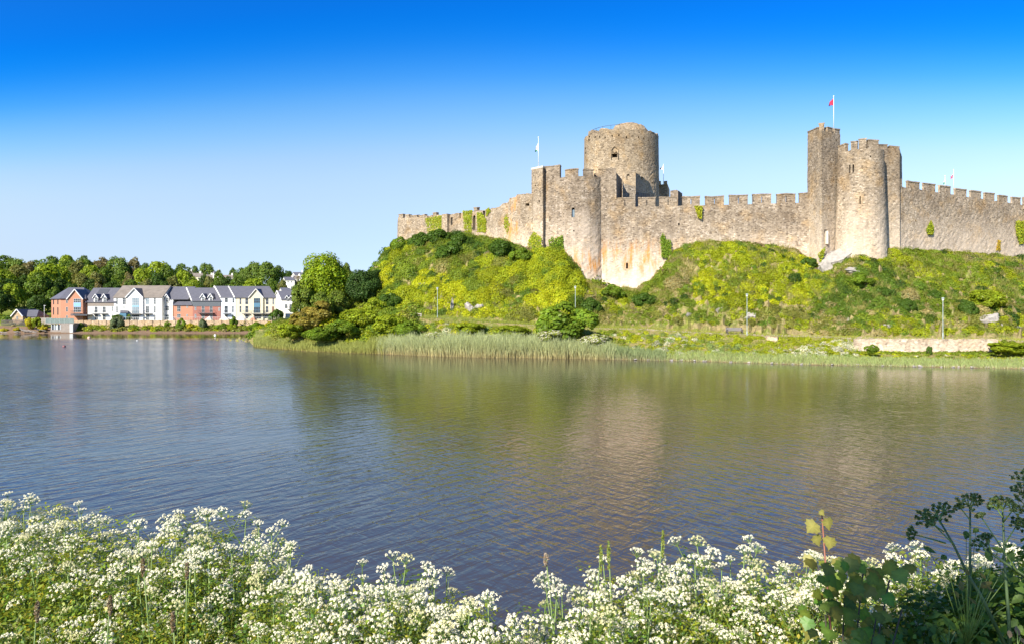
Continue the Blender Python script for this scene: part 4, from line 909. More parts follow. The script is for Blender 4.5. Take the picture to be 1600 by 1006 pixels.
rock_at(1384, 511, 107.5, 1.7, 1.1, 1.1, 'white boulder low on the slope left of the right-hand street lamp'); rock_at(1541, 502, 108, 3.4, 2.6, 2, 'big pale rock face low on the slope, right of the right-hand street lamp')
rock_at(1566, 511, 106.5, 1.0, 1.5, 1, 'narrow pale rock just right of the big low rock face'); rock_at(1589, 515, 106, 1.4, .9, 1, 'flat pale rock near the right edge above the path')
rock_at(1456, 485, 112.5, 1.3, .8, 1, 'small tan rock half buried left of the right-hand street lamp'); rock_at(1335, 500, 112, 2.2, 1.2, 1, 'tan earthy rock above the start of the retaining wall')
for k in range(46):
    p_ = rng.uniform(960, 1640); kd, kz = knots(p_); D_ = kd[0, 0] + rng.uniform(-.2, .5); s_ = rng.uniform(.14, .34)
    r_ = rock(p_, 480 + (EYE - .08) * F / D_, D_, s_ * 1.7, s_ * .9, s_, 'pale stone lying along the waterline below the grassy verge', 'shore_stone', 'stone', M['rock'], k); r_['group'] = 'pale stones along the far waterline'

# retaining wall
t = empty('retaining_wall', (X(1445, 103), 103, 1.2), 'low pale stone retaining wall between the path and the waterside grass', 'wall')
b = grid_wall(MB(), WallPath([W(1335, 103.35), W(1405, 102.35), W(1500, 101.35), W(1560, 100.65)]), .9, 3.28, .4, (), .5, .05, .03, rough_top=.08); b.build('wall_face', M['bankwall'], t)
t = empty('wall_stub', (X(1207, 110), 110, 1.8), 'short pale stone wall end below the path, right of the bench', 'wall')
b = grid_wall(MB(), WallPath([W(1190, 111.4), W(1199, 109.0), W(1215, 108.2)]), 1.0, lambda q: 3.4 - .02 * q, .4, (), .9, .05, .03, rough_top=.05); b.build('wall_face', M['bankwall'], t)

# ------------------------------------------------------------------ lamps, bench, fence
def lamp(px, ytop, ybase, D, label):
    b0 = P(px, ybase, D); t = empty('street_lamp', tuple(b0), label, 'street lamp', 'lamps along the waterside path'); zt = Z(ytop, D)
    MB().tube([(b0.x, b0.y, b0.z - .4), (b0.x, b0.y, b0.z + 1.1), (b0.x, b0.y, b0.z + 1.12), (b0.x, b0.y, zt - .5)], [.10, .10, .055, .045], 8).build('pole', M['lamp_metal'], t)
    MB().lathe((b0.x, b0.y, zt - .52), [(.06, 0), (.12, .05), (.16, .26), (.14, .34)], 10).build('lantern', M['lamp_glass'], t)
    MB().lathe((b0.x, b0.y, zt - .17), [(.27, 0), (.25, .06), (.1, .16), (.02, .19)], 10).build('cap', M['lamp_metal'], t)
lamp(683.5, 449, 503, 128.5, 'street lamp at the left end of the path, by the timber fence')
lamp(899, 447, 500, 122.5, 'street lamp rising behind the big waterside bush'); lamp(1167.3, 459, 528, 111.6, 'street lamp standing just right of the bench'); lamp(1473.5, 465, 531, 103.6, 'street lamp above the retaining wall at the right')
bx, by = X(1147, 113.2), 113.2; bz = float(terr(1147, by)[0])
t = empty('park_bench', (bx, by, bz), 'dark timber bench facing the water beside the path', 'bench')
hw = 1.35
s = MB(); [s.box(bx - hw, bx + hw, by - .62 + k * .16, by - .49 + k * .16, bz + .42, bz + .47) for k in range(4)]; s.build('seat', M['dark_timber'], t)
s = MB(); [s.box(bx - hw, bx + hw, by + .04 + k * .03, by + .08 + k * .03, bz + .55 + k * .17, bz + .69 + k * .17) for k in range(3)]; s.build('backrest', flat('bench_grey', (.22, .20, .20), .8, .2, 5), t)
for sx in (-hw + .05, hw - .15):
    s = MB(); s.box(bx + sx, bx + sx + .12, by - .6, by - .48, bz - .1, bz + .68); s.box(bx + sx, bx + sx + .12, by + .08, by + .2, bz - .1, bz + 1.08); s.box(bx + sx, bx + sx + .12, by - .48, by + .08, bz + .3, bz + .4); s.build('leg', M['dark_timber'], t)
    s = MB(); s.box(bx + sx - .02, bx + sx + .14, by - .66, by + .08, bz + .68, bz + .75); s.build('armrest', M['dark_timber'], t)
f0, f1 = P(631, 496, 131), P(658, 500, 128.5)
t = empty('timber_fence', tuple(f0), 'short pale timber three-rail fence at the left end of the path', 'fence')
for k in range(4):
    q = f0.lerp(f1, k / 3); MB().box(q.x - .08, q.x + .08, q.y - .08, q.y + .08, q.z - .5, q.z + 1.25).build('post', M['timber'], t)
for h_ in (.35, .72, 1.08):
    s = MB(); a, b_ = f0 + Vector((0, -.1, h_)), f1 + Vector((0, -.1, h_)); d_ = Vector((0, .05, 0)); u_ = Vector((0, 0, .075))
    for q in (((a - d_ - u_), (b_ - d_ - u_), (b_ - d_ + u_), (a - d_ + u_)), ((a + d_ - u_), (b_ + d_ - u_), (b_ + d_ + u_), (a + d_ + u_)), ((a - d_ + u_), (b_ - d_ + u_), (b_ + d_ + u_), (a + d_ + u_)), ((a - d_ - u_), (b_ - d_ - u_), (b_ + d_ - u_), (a + d_ - u_))): s.face(q)
    s.build('rail', M['timber'], t)

# ------------------------------------------------------------------ trees and bushes
def crown_quads(R_, H, n_cl, n_leaf, ls, colr, z0=.25, seedk=0, flatb=.55):
    rs = np.random.default_rng(seedk); cl = []
    while len(cl) < n_cl:
        p_ = rs.uniform(-1, 1, 3); r_ = np.linalg.norm(p_)
        if .35 < r_ < 1.0 and p_[2] > -flatb: cl.append(p_ * np.array([R_ * .78, R_ * .78, H * .42]))
    cl = np.array(cl); cl[:, 2] += H * (z0 + (1 - z0) * .5) * 1.0; cr = rs.uniform(.24, .46, n_cl) * R_
    w_ = cr ** 2; nl = np.maximum(8, (n_leaf * w_ / w_.sum()).astype(int)); up = np.tile(np.array([0, 0, 1.0]), (n_cl, 1))
    nrm = unit(cl - np.array([0, 0, H * .45]) + up * .3); tint = rs.uniform(.75, 1.25, (n_cl, 1)); C = np.array(colr)[None] * tint
    return mound_leaves(cl, nrm, cr, cr * .9, C, nl, np.full(n_cl, ls), .3)
def trunk_mesh(H, r, R_, seedk):
    rs = random.Random(seedk); b = MB(); b.tube([(0, 0, -.6), (.1, 0, H * .25), (rs.uniform(-.3, .3), 0, H * .5), (rs.uniform(-.5, .5), .2, H * .8)], [r, r * .8, r * .55, r * .15], 7)
    for k in range(6):
        a = k * 1.05 + rs.random(); z_ = H * rs.uniform(.28, .55); b.tube([(0, 0, z_), (math.cos(a) * R_ * .3, math.sin(a) * R_ * .3, z_ + H * .12), (math.cos(a) * R_ * .65, math.sin(a) * R_ * .65, z_ + H * .22)], [r * .45, r * .3, r * .1], 5)
    return b.mesh('trunk', M['bark'])
TK = {}   # kind: (crown mesh, trunk mesh, R, H)
def tree_kind(k, R_, H, ncl, nleaf, ls, colr, z0=.25, seedk=1):
    V, C = crown_quads(R_, H, ncl, nleaf, ls, colr, z0, seedk); TK[k] = (quads_mesh('crown', V, C, M['leaf']), trunk_mesh(H, H * .022, R_, seedk), R_, H)
tree_kind('mid', 5, 13, 46, 4200, .42, (.125, .20, .024), .18, 1); tree_kind('bright', 5, 12, 42, 4000, .42, (.24, .32, .022), .15, 2)
tree_kind('dark', 5, 13, 44, 4000, .42, (.065, .12, .02), .12, 3); tree_kind('olive', 4.6, 12, 40, 3600, .42, (.19, .20, .05), .18, 4)
tree_kind('brownish', 4.6, 12, 40, 3600, .40, (.21, .18, .07), .18, 5); tree_kind('grove', 5.5, 12, 54, 4400, .42, (.14, .21, .035), .1, 6)
def tree(kind, px, ytop, D, wpx, ybase=None, gz=None, label='', group=None, name='tree', cat='tree'):
    cm, tm, R_, H = TK[kind]; z1 = Z(ytop, D); z0 = gz if gz is not None else fterr(px, D)
    sx = wpx / F * D / 2 / (R_ * 1.08); sz = max(.35, (z1 - z0) / (H * 1.0)); t = empty(name, (X(px, D), D, z0), label, cat, group, rng.uniform(0, 6.28)); t.scale = (sx, sx, sz)
    link('crown', cm, t); link('trunk', tm, t); return t
KN = {'mid': 'mid green rounded', 'bright': 'bright green leafy', 'dark': 'dark green dense', 'olive': 'olive green loose', 'brownish': 'brown tinged', 'grove': 'full green domed'}
wood = [ # kind, px, ytop, D, width px, row words
 ('mid', 4, 403, 345, 46), ('grove', 27, 407, 345, 40), ('mid', 57, 410, 350, 26), ('mid', 78, 404, 345, 34), ('bright', 105, 403, 330, 30), ('mid', 133, 404, 335, 34), ('brownish', 158, 407, 345, 34), ('grove', 184, 405, 340, 42), ('brownish', 211, 407, 345, 28), ('mid', 228, 415, 340, 26), ('bright', 248, 413, 325, 46), ('mid', 285, 416, 350, 28), ('mid', -25, 405, 345, 50), ('grove', -60, 402, 345, 50),
 ('bright', 2, 424, 290, 42), ('olive', 30, 419, 300, 42), ('brownish', 46, 413, 310, 32), ('bright', 74, 418, 265, 52), ('mid', 110, 412, 300, 40), ('bright', 98, 421, 285, 30), ('olive', 122, 413, 295, 34), ('bright', 140, 419, 290, 34), ('mid', 165, 421, 300, 34), ('olive', 150, 430, 285, 30), ('mid', 188, 428, 290, 30), ('brownish', 201, 431, 282, 24), ('bright', 222, 424, 295, 36), ('dark', 245, 427, 285, 36), ('mid', 262, 419, 300, 30),
 ('dark', 8, 436, 262, 46), ('dark', 38, 432, 268, 44), ('mid', 62, 430, 258, 44), ('dark', 92, 436, 262, 36), ('olive', 128, 432, 268, 30), ('dark', 112, 444, 260, 30), ('dark', 143, 438, 265, 28), ('brownish', 152, 446, 262, 22), ('dark', 178, 440, 265, 34), ('mid', 205, 441, 262, 30), ('olive', 228, 441, 262, 28), ('dark', 256, 440, 264, 26), ('bright', 20, 447, 250, 34), ('dark', 2, 455, 246, 40), ('dark', 60, 462, 246, 34), ('mid', 84, 452, 250, 24)]
for k, (kd_, px, yt, D_, w_) in enumerate(wood):
    row = 'along the crest of the wood' if D_ >= 320 else ('half way up the wood' if D_ >= 270 else 'low in the wood')
    side = 'left of the terraced houses' if px < 80 else ('behind the orange brick house' if px < 138 else ('behind the low white house' if px < 178 else ('behind the big white house' if px < 258 else 'right of the big white house')))
    tree(kd_, px, yt, D_, w_, label=f'{KN[kd_]} tree {row}, {side}', group=f'{KN[kd_]} trees {row} {side}')
for (kd_, px, yt, D_, w_, lab) in (
 ('bright', 289, 427, 300, 34, 'bright green tree behind the narrow cream house'), ('bright', 301, 441, 275, 30, 'low yellow-green tree peeping over the roof of the red brick house'), ('grove', 322, 414, 440, 26, 'flat topped tree standing out above far pale houses'), ('mid', 303, 418, 450, 16, 'small far tree left of the flat topped tree'),
 ('dark', 318, 431, 330, 18, 'narrow dark tree behind the red brick house'), ('olive', 327, 436, 310, 20, 'olive tree behind the right end of the red brick house'), ('mid', 343, 426, 330, 22, 'rounded tree directly above the pale blue house'), ('dark', 357, 433, 330, 22, 'dark low tree above the roof of the pale blue house'),
 ('mid', 363, 421, 460, 14, 'small tree on the far skyline between pale roofs'), ('mid', 376, 421, 420, 22, 'far tree at the left end of the domed grove'), ('grove', 386, 419, 415, 24, 'second tree from the left of the domed grove'), ('grove', 398, 412, 415, 30, 'tall tree in the middle of the domed grove'), ('grove', 418, 412, 412, 36, 'widest domed tree of the grove on the skyline'), ('mid', 434, 418, 418, 24, 'right end tree of the domed grove'),
 ('dark', 450, 424, 440, 20, 'dark tree right of the domed grove'), ('bright', 398, 439, 300, 40, 'low bright tree spreading above the yellow house roof'), ('mid', 372, 435, 320, 28, 'green tree above the left end of the yellow house roof'), ('olive', 441, 441, 320, 18, 'olive tree beside the pale field on the hill'), ('mid', 425, 438, 320, 20, 'green tree below the domed grove at the edge of the pale field'),
 ('dark', 479, 420, 380, 20, 'dark tree on the skyline left of the bright ash tree'), ('mid', 462, 449, 285, 20, 'green tree left of the bright ash behind the white dormer house'), ('olive', 270, 436, 285, 26, 'olive tree behind the gap between the big white house and the cream house'), ('mid', 336, 444, 290, 22, 'small green tree behind the join of red brick and pale blue houses'), ('brownish', 466, 434, 400, 14, 'brown tinged tree among white hillside houses')):
    tree(kd_, px, yt, D_, w_, label=lab)
# detailed trees on the point
tree_kind('ash', 5.4, 13, 80, 17000, .26, (.26, .36, .018), .08, 21); tree_kind('evergreen', 4.2, 10, 60, 13000, .22, (.06, .115, .025), .02, 22); tree_kind('sapling', 3, 8, 36, 6000, .24, (.16, .22, .03), .1, 23)
tz = lambda px, D: float(terr(px, D)[0])
tree('ash', 506, 402, 152, 84, gz=tz(506, 152), label='tall bright green ash tree on the point left of the castle hill', name='ash_tree')
tree('evergreen', 568, 421, 150, 60, gz=tz(568, 150), label='dark dense evergreen between the bright ash and the castle hill', name='evergreen_tree')
tree('sapling', 543, 414, 160, 26, gz=tz(543, 160), label='slim tree squeezed between the bright ash and the dark evergreen'); tree('evergreen', 588, 421, 157, 30, gz=tz(588, 157), label='narrow dark tree touching the castle hill, right of the evergreen', name='evergreen_tree')
tree('sapling', 475, 440, 148, 42, gz=tz(475, 148), label='light green tree leaning out on the left of the bright ash'); tree('sapling', 503, 458, 141, 44, gz=tz(503, 141), label='yellowish green small tree at the foot of the bright ash')
tree('sapling', 527, 455, 146, 40, gz=tz(527, 146), label='small loose tree between the feet of the ash and the evergreen')

def bush_kind(k, colr, nleaf, ls, seedk, white=0):
    V, C = crown_quads(1.0, 1.6, 22, nleaf, ls, colr, -.1, seedk, .9)
    if white:
        m_ = rng.random(len(V)) < white; C[m_] = np.array((.74, .72, .58)) * rng.uniform(.8, 1.1, (m_.sum(), 1))
    TK[k] = (quads_mesh('foliage', V, C, M['leaf']), None, 1.0, 1.6)
for nm_, c_, sd_, wf in (('b_dark', (.085, .155, .02), 31, 0), ('b_mid', (.17, .26, .022), 32, 0), ('b_yg', (.27, .34, .02), 33, 0), ('b_grey', (.17, .22, .10), 34, 0), ('b_white', (.30, .36, .05), 35, .4), ('b_rust', (.32, .27, .05), 36, 0), ('b_yellow', (.50, .46, .03), 37, 0)):
    bush_kind(nm_, c_, 6500, .075, sd_, wf)
def bush(kind, px, py, D, wpx, hpx, label, group=None, far=False):
    if py < 497 and px > 560 and D < 200: D = hit(px, min(py + hpx * .4, 495)) + .3
    m_, _, R_, H = TK[kind]; t = link('bush', m_, None, P(px, py + hpx * .5, D)); t.rotation_euler = (0, 0, rng.uniform(0, 6.28)); s_ = wpx / F * D / 2 / .98; t.scale = (s_, s_, hpx / F * D / 1.45); return tag(t, label, 'bush', group)
for a in (
 ('b_mid', 888, 504, 112, 92, 52, 'large round green bush overhanging the waterside path'), ('b_white', 860, 522, 110, 46, 16, 'white flowered shrub at the foot of the large round bush, on its left'), ('b_white', 925, 531, 109, 52, 18, 'white flowered shrub at the foot of the large round bush, on its right'),
 ('b_yg', 735, 514, 119, 50, 17, 'low green bush in front of the path left of the large round bush'), ('b_white', 770, 529, 114, 54, 13, 'pale flowering shrub behind the tallest reeds'), ('b_white', 690, 525, 118, 60, 13, 'pale flowering shrub behind the reeds below the timber fence'), ('b_yg', 800, 517, 116, 60, 16, 'low green bush behind the tallest reeds'),
 
 ('b_mid', 1362, 545, 99, 20, 12, 'small green bush against the retaining wall'), ('b_yg', 1580, 543, 97, 70, 15, 'green bush at the right edge beside the retaining wall'), ('b_dark', 1452, 547, 100, 9, 12, 'tiny dark bush growing against the retaining wall'),
 ('b_dark', 690, 372, 158, 44, 24, 'dark bush at the cliff top under the left ivy sheet'), ('b_dark', 722, 378, 153, 34, 24, 'dark bush at the cliff top under the arched window'), ('b_dark', 655, 378, 162, 36, 26, 'dark bush at the left shoulder of the cliff top'), ('b_mid', 628, 384, 167, 34, 22, 'green bush on the left skyline of the castle hill'), ('b_dark', 783, 391, 143, 46, 28, 'dark bush under the stepped part of the left wall'), ('b_mid', 815, 402, 138, 36, 24, 'green bush below and left of the square turret'), ('b_dark', 748, 388, 149, 22, 18, 'small dark bush between two larger ones at the cliff top'), ('b_dark', 703, 395, 150, 50, 30, 'dark spreading bush on the upper left cliff'),
 ('b_rust', 470, 502, 133, 52, 24, 'rusty tinged bush on the tip of the point'), ('b_rust', 500, 486, 138, 50, 26, 'rusty tinged bush below the bright ash'), ('b_yg', 560, 500, 131, 60, 30, 'yellow-green bush in the middle of the point thicket'), ('b_mid', 530, 514, 127, 56, 24, 'mid green bush low on the point above the reeds'), ('b_yg', 610, 508, 126, 60, 28, 'yellow-green bush left of the timber fence'), ('b_mid', 640, 515, 123, 46, 22, 'green bush below the timber fence'), ('b_yg', 452, 517, 130, 40, 20, 'yellow-green bush at the left tip above the reeds'), ('b_dark', 612, 472, 140, 40, 24, 'dark bush in a hollow at the left cliff foot'), ('b_yg', 590, 480, 139, 44, 26, 'yellow-green bush between the evergreen and the cliff'), ('b_mid', 500, 522, 125, 50, 18, 'low green bush by the reeds below the bright ash'),
 ('b_dark', 1262, 412, 127, 26, 16, 'dark bush left of the white rock face'), ('b_dark', 1382, 458, 118, 26, 16, 'dark bush on the slope below the drum tower'), ('b_dark', 1420, 478, 113, 26, 20, 'dark bush left of the right-hand street lamp'), ('b_dark', 1512, 484, 112, 30, 26, 'dark bush right of the right-hand street lamp'), ('b_mid', 1345, 440, 121, 40, 22, 'green bush below the white rock ledge'), ('b_yg', 1540, 470, 115, 50, 30, 'yellow-green bush above the big low rock face'), ('b_dark', 1458, 462, 118, 24, 16, 'dark bush high on the slope left of the right-hand lamp'), ('b_dark', 1010, 470, 124, 40, 22, 'dark bush under the white foot of the curtain wall'), ('b_mid', 955, 458, 131, 40, 22, 'green bush against the foot of the curtain wall'), ('b_dark', 925, 480, 121, 36, 26, 'dark bush behind the large round bush')):
    bush(*a)

# ------------------------------------------------------------------ houses across the pond
HD = 225.0
def hz(py, D=HD): return Z(py, D)
def window(root, px0, px1, py0, py1, D=HD, mat='glass', frame='frame_grey', nx=2, nz=2, name='window', proud=.06):
    x0, x1, z0, z1 = X(px0, D), X(px1, D), Z(py1, D), Z(py0, D); y = D - proud; fw_ = .07; b = MB()
    b.box(x0, x0 + fw_, y, D + .05, z0, z1); b.box(x1 - fw_, x1, y, D + .05, z0, z1); b.box(x0 + fw_, x1 - fw_, y, D + .05, z0, z0 + fw_); b.box(x0 + fw_, x1 - fw_, y, D + .05, z1 - fw_, z1)
    for k in range(1, nx): xm = x0 + (x1 - x0) * k / nx; b.box(xm - .035, xm + .035, y + .01, D + .05, z0 + fw_, z1 - fw_)
    for k in range(1, nz): zm = z0 + (z1 - z0) * k / nz; b.box(x0 + fw_, x1 - fw_, y + .015, D + .05, zm - .035, zm + .035)
    o = b.build(name, M[frame], root); p = MB(); p.box(x0 + .03, x1 - .03, D - proud * .5, D + .04, z0 + .03, z1 - .03); q = p.build('pane', M[mat], None)
    q.parent = o; q.location = -root.location; return o
def balcony(root, px0, px1, py, D=HD, h=.95, deep=1.1, mat='iron', glassy=False):
    x0, x1, z = X(px0, D), X(px1, D), Z(py, D); b = MB(); b.box(x0, x1, D - deep, D - .02, z - .18, z)
    b.box(x0, x1, D - deep, D - deep + .05, z + h - .05, z + h); b.box(x0, x0 + .05, D - deep, D - .02, z + h - .05, z + h); b.box(x1 - .05, x1, D - deep, D - .02, z + h - .05, z + h)
    n_ = max(2, int((x1 - x0) / .22))
    for k in range(n_ + 1): xx = x0 + (x1 - x0 - .04) * k / n_; b.box(xx, xx + .03, D - deep + .01, D - deep + .04, z, z + h)
    return b.build('balcony', M[mat], root)
def body(root, px0, px1, ytop, mat, D=HD, depth=10, skew=0.0, zb=2.2, ytop2=None, name='wall'):
    b = MB(); b.prism([(X(px0, D), D), (X(px1, D), D), (X(px1, D) + skew, D + depth), (X(px0, D) + skew, D + depth)], zb, Z(ytop, D)); return b.build(name, M[mat], root)
def gable_roof(root, px0, px1, yeave, yridge, D=HD, depth=10, skew=0.0, mat='slate', wallmat='render_white', over=.35, verge=True, hip0=0.0, hip1=0.0):
    """ridge parallel to the front; gable end walls under it"""
    xa, xb, ze = X(px0, D), X(px1, D), Z(yeave, D); Dm = D + depth / 2; zr = Z(yridge, Dm); s2 = skew / 2
    b = MB(); th = .18
    A, B_ = Vector((xa - over * (hip0 == 0), D - over, ze - .1)), Vector((xb + over * (hip1 == 0), D - over, ze - .1)); Rr0, Rr1 = Vector((xa + s2 - over * (hip0 == 0) + hip0, Dm, zr)), Vector((xb + s2 + over * (hip1 == 0) - hip1, Dm, zr))
    Cc, Dd = Vector((xb + skew + over * (hip1 == 0), D + depth + over, ze - .1)), Vector((xa + skew - over * (hip0 == 0), D + depth + over, ze - .1)); u = Vector((0, 0, th))
    for off in (u, Vector()):
        b.face([A + off, B_ + off, Rr1 + off, Rr0 + off]); b.face([Cc + off, Dd + off, Rr0 + off, Rr1 + off])
        if hip0: b.face([Dd + off, A + off, Rr0 + off])
        if hip1: b.face([B_ + off, Cc + off, Rr1 + off])
    for p_, q_ in ((A, B_), (Cc, Dd), (A, Rr0), (Rr0, Dd), (B_, Rr1), (Rr1, Cc)): b.face([p_, q_, q_ + u, p_ + u])
    o = b.build('roof', M[mat], root)
    g_ = MB()
    if not hip0: g_.face([(xa + .01, D + .01, ze - .02), (xa + s2 + .01, Dm, zr - .05), (xa + skew + .01, D + depth, ze - .02)]); 
    if not hip1: g_.face([(xb - .01, D + .01, ze - .02), (xb + s2 - .01, Dm, zr - .05), (xb + skew - .01, D + depth, ze - .02)])
    if g_.f: g_.build('gable_end', M[wallmat], root)
    if verge and not hip0:
        v_ = MB(); v_.tube([A + Vector((-.05, 0, .1)), Rr0 + Vector((-.05, 0, .12))], .2, 4, smooth=False); v_.tube([Dd + Vector((-.05, 0, .1)), Rr0 + Vector((-.05, 0, .12))], .2, 4, smooth=False); v_.build('verge', M['render_white'], root)
    return o
def front_gable(root, pc, ph, yfoot, yapex, mat, D=HD, proud=.5, depth=5.5, roofmat='slate', zb=2.2, trim='white_paint'):
    xc, hw, zf, za = X(pc, D), ph / F * D, Z(yfoot, D), Z(yapex, D); b = MB(); y0, y1 = D - proud, D + .4
    b.box(xc - hw, xc + hw, y0, y1, zb, zf); b.face([(xc - hw, y0, zf), (xc + hw, y0, zf), (xc, y0, za)]); o = b.build('gable_bay', M[mat], root)
    r = MB(); e_ = .3; sl = (za - zf) / hw
    for sgn in (-1, 1):
        f0, f1 = Vector((xc + sgn * (hw + e_), y0 - .3, zf - e_ * sl)), Vector((xc, y0 - .3, za + .12)); d_ = Vector((0, depth + .3, 0)); u = Vector((0, 0, .16))
        r.face([f0 + u, f1 + u, f1 + d_ + u, f0 + d_ + u]); r.face([f0, f1, f1 + d_, f0 + d_])
    r.build('gable_roof', M[roofmat], root)
    v_ = MB()
    for sgn in (-1, 1): v_.tube([(xc + sgn * (hw + e_), y0 - .33, zf - e_ * sl + .08), (xc, y0 - .33, za + .2)], .16, 4, smooth=False)
    v_.build('bargeboard', M[trim], root)
def dormer(root, pc, D=HD, w_=8.0, ysill=473, yeave=465.5, yapex=460.5, mat='render_white', glassm='glass'):
    xc, hw = X(pc, D), w_ / 2 / F * D; z0, zf, za = Z(ysill, D), Z(yeave, D), Z(yapex, D); b = MB(); y0 = D - .25
    b.box(xc - hw * .8, xc + hw * .8, y0, D + 3.2, z0, zf); b.face([(xc - hw * .8, y0, zf), (xc + hw * .8, y0, zf), (xc, y0, za)])
    o = b.build('dormer', M[mat], root); r = MB()
    for sgn in (-1, 1):
        f0, f1, d_, u = Vector((xc + sgn * hw * 1.15, y0 - .25, zf - .25)), Vector((xc, y0 - .25, za + .1)), Vector((0, 3.8, 0)), Vector((0, 0, .12))
        r.face([f0 + u, f1 + u, f1 + d_ + u, f0 + d_ + u]); r.face([f0, f1, f1 + d_, f0 + d_])
    q = r.build('dormer_roof', M['slate'], None); q.parent = o; q.location = -root.location
    v_ = MB(); [v_.tube([(xc + s_ * hw * 1.15, y0 - .28, zf - .18), (xc, y0 - .28, za + .17)], .12, 4, smooth=False) for s_ in (-1, 1)]; q = v_.build('bargeboard', M['white_paint'], None); q.parent = o; q.location = -root.location
    window(root, pc - w_ * .26, pc + w_ * .26, yeave - 1, ysill, D - .25, glassm)
def house(name, label, pxc, D=HD): return empty(name, (X(pxc, D), D, 3.7), label, 'house')
def chimney(root, px, ytop, ybot, D, w_=.9, mat='render_white'):
    b = MB(); x = X(px, D); b.box(x - w_ / 2, x + w_ / 2, D - .4, D + .4, Z(ybot, D), Z(ytop, D)); b.box(x - w_ / 2 - .08, x + w_ / 2 + .08, D - .48, D + .48, Z(ytop, D), Z(ytop, D) + .15)
    b.lathe((x, D, Z(ytop, D) + .15), [(.14, 0), (.12, .4)], 8); b.build('chimney', M[mat], root)

# orange brick house
t = house('brick_house', 'orange brick house with a hipped slate roof and blue panelled gable window', 108)
e0, e1, e2 = W(80, 231.5), W(94.5, 225), W(134, 225)
b = MB(); b.prism([e0, e1, e2, (e2[0] - 1, 236), (e0[0] + 3, 238)], 2.2, Z(467, HD)); b.build('wall', M['brick'], t)
b = MB(); ze = Z(467, HD); r0, r1 = Vector((*W(107, 231), Z(449.5, 231))), Vector((*W(131, 231), Z(449.5, 231)))
E = [Vector((e0[0] - .4, e0[1] - .2, ze)), Vector((e1[0] - .1, e1[1] - .45, ze)), Vector((e2[0] + .3, e2[1] - .4, ze)), Vector((e2[0] - .5, 237, ze)), Vector((e0[0] + 2.6, 239, ze))]
for f in ((E[0], E[1], r0), (E[1], E[2], r1, r0), (E[2], E[3], r1), (E[3], E[4], r0, r1), (E[4], E[0], r0)): b.face(f); b.face([q + Vector((0, 0, -.15)) for q in f])
b.build('roof', M['slate'], t)
front_gable(t, 120.5, 11.5, 467, 453.5, 'brick', proud=1.0)
for q in ((103, 108.5, 467.8, 474), (103, 108.5, 480, 487), (103, 108.5, 493, 497)): window(t, *q)
for q in ((115, 126.5, 467, 473), (115, 126.5, 480, 488)): window(t, *q, D=HD - 1.0, nx=4)
b = MB(); b.box(X(115, 224), X(126.5, 224), 223.9, 224.1, Z(479.7, 224), Z(473.3, 224)); b.build('panel', M['blue_panel'], t)
balcony(t, 113.5, 128, 490, D=HD - 1.0); b = MB(); b.box(X(113, 223), X(139, 223), 222, 225, Z(493.5, 223), Z(491.5, 223)); b.build('canopy', M['iron'], t)
for fx in (.25, .72):      # tall windows on the splayed left face
    for (ya, yb) in ((468.5, 476), (480.5, 492)):
        a = Vector((e0[0] + (e1[0] - e0[0]) * fx, e0[1] + (e1[1] - e0[1]) * fx, 0)); d_ = Vector((e1[0] - e0[0], e1[1] - e0[1], 0)).normalized(); nrm = Vector((d_.y, -d_.x, 0)); b = MB()
        b.prism([tuple((a - d_ * .5 + nrm * .05).xy), tuple((a + d_ * .5 + nrm * .05).xy), tuple((a + d_ * .5 - nrm * .1).xy), tuple((a - d_ * .5 - nrm * .1).xy)], Z(yb, 228), Z(ya, 228)); b.build('window', M['glass'], t)
# low white house with two dormers
t = house('white_house', 'low white house with two dormers, brown cladding band and dark solar panels', 157)
body(t, 137, 177.5, 478.5, 'render_white'); b = MB(); b.box(X(136.9, HD), X(177.4, HD), HD - .08, HD + 9.5, Z(478.5, HD) + .003, Z(472, HD)); b.build('cladding', M['clad'], t)
gable_roof(t, 133, 180, 472.5, 451, wallmat='clad', verge=False)
for pc in (150.2, 163.4): dormer(t, pc)
for q in ((147.5, 152.3, 479.3, 488.5), (160.3, 165, 479.3, 488.5), (148, 153, 491.5, 499.5), (160, 165, 491.5, 500), (174, 176.3, 479, 486.5), (174, 176.3, 491.5, 496.5)): window(t, *q)
for q in ((145.5, 155), (158.2, 168.5)): balcony(t, *q, 490)
b = MB(); Dm = HD + 5
for (u0, u1, v0, v1) in ((139, 150.5, .30, .56), (143, 159.5, .60, .92)):
    def rp_(u, v): d_ = HD - .35 + (5.35) * v; z_ = Z(472.5, HD) - .1 + (Z(451, Dm) - Z(472.5, HD) + .1) * v + .26; return (X(u, HD) , d_, z_)
    b.face([rp_(u0, v0), rp_(u1, v0), rp_(u1, v1), rp_(u0, v1)]); b.face([(p_[0], p_[1], p_[2] - .07) for p_ in (rp_(u0, v0), rp_(u1, v0), rp_(u1, v1), rp_(u0, v1))])
b.build('solar_panel', M['iron'], t)
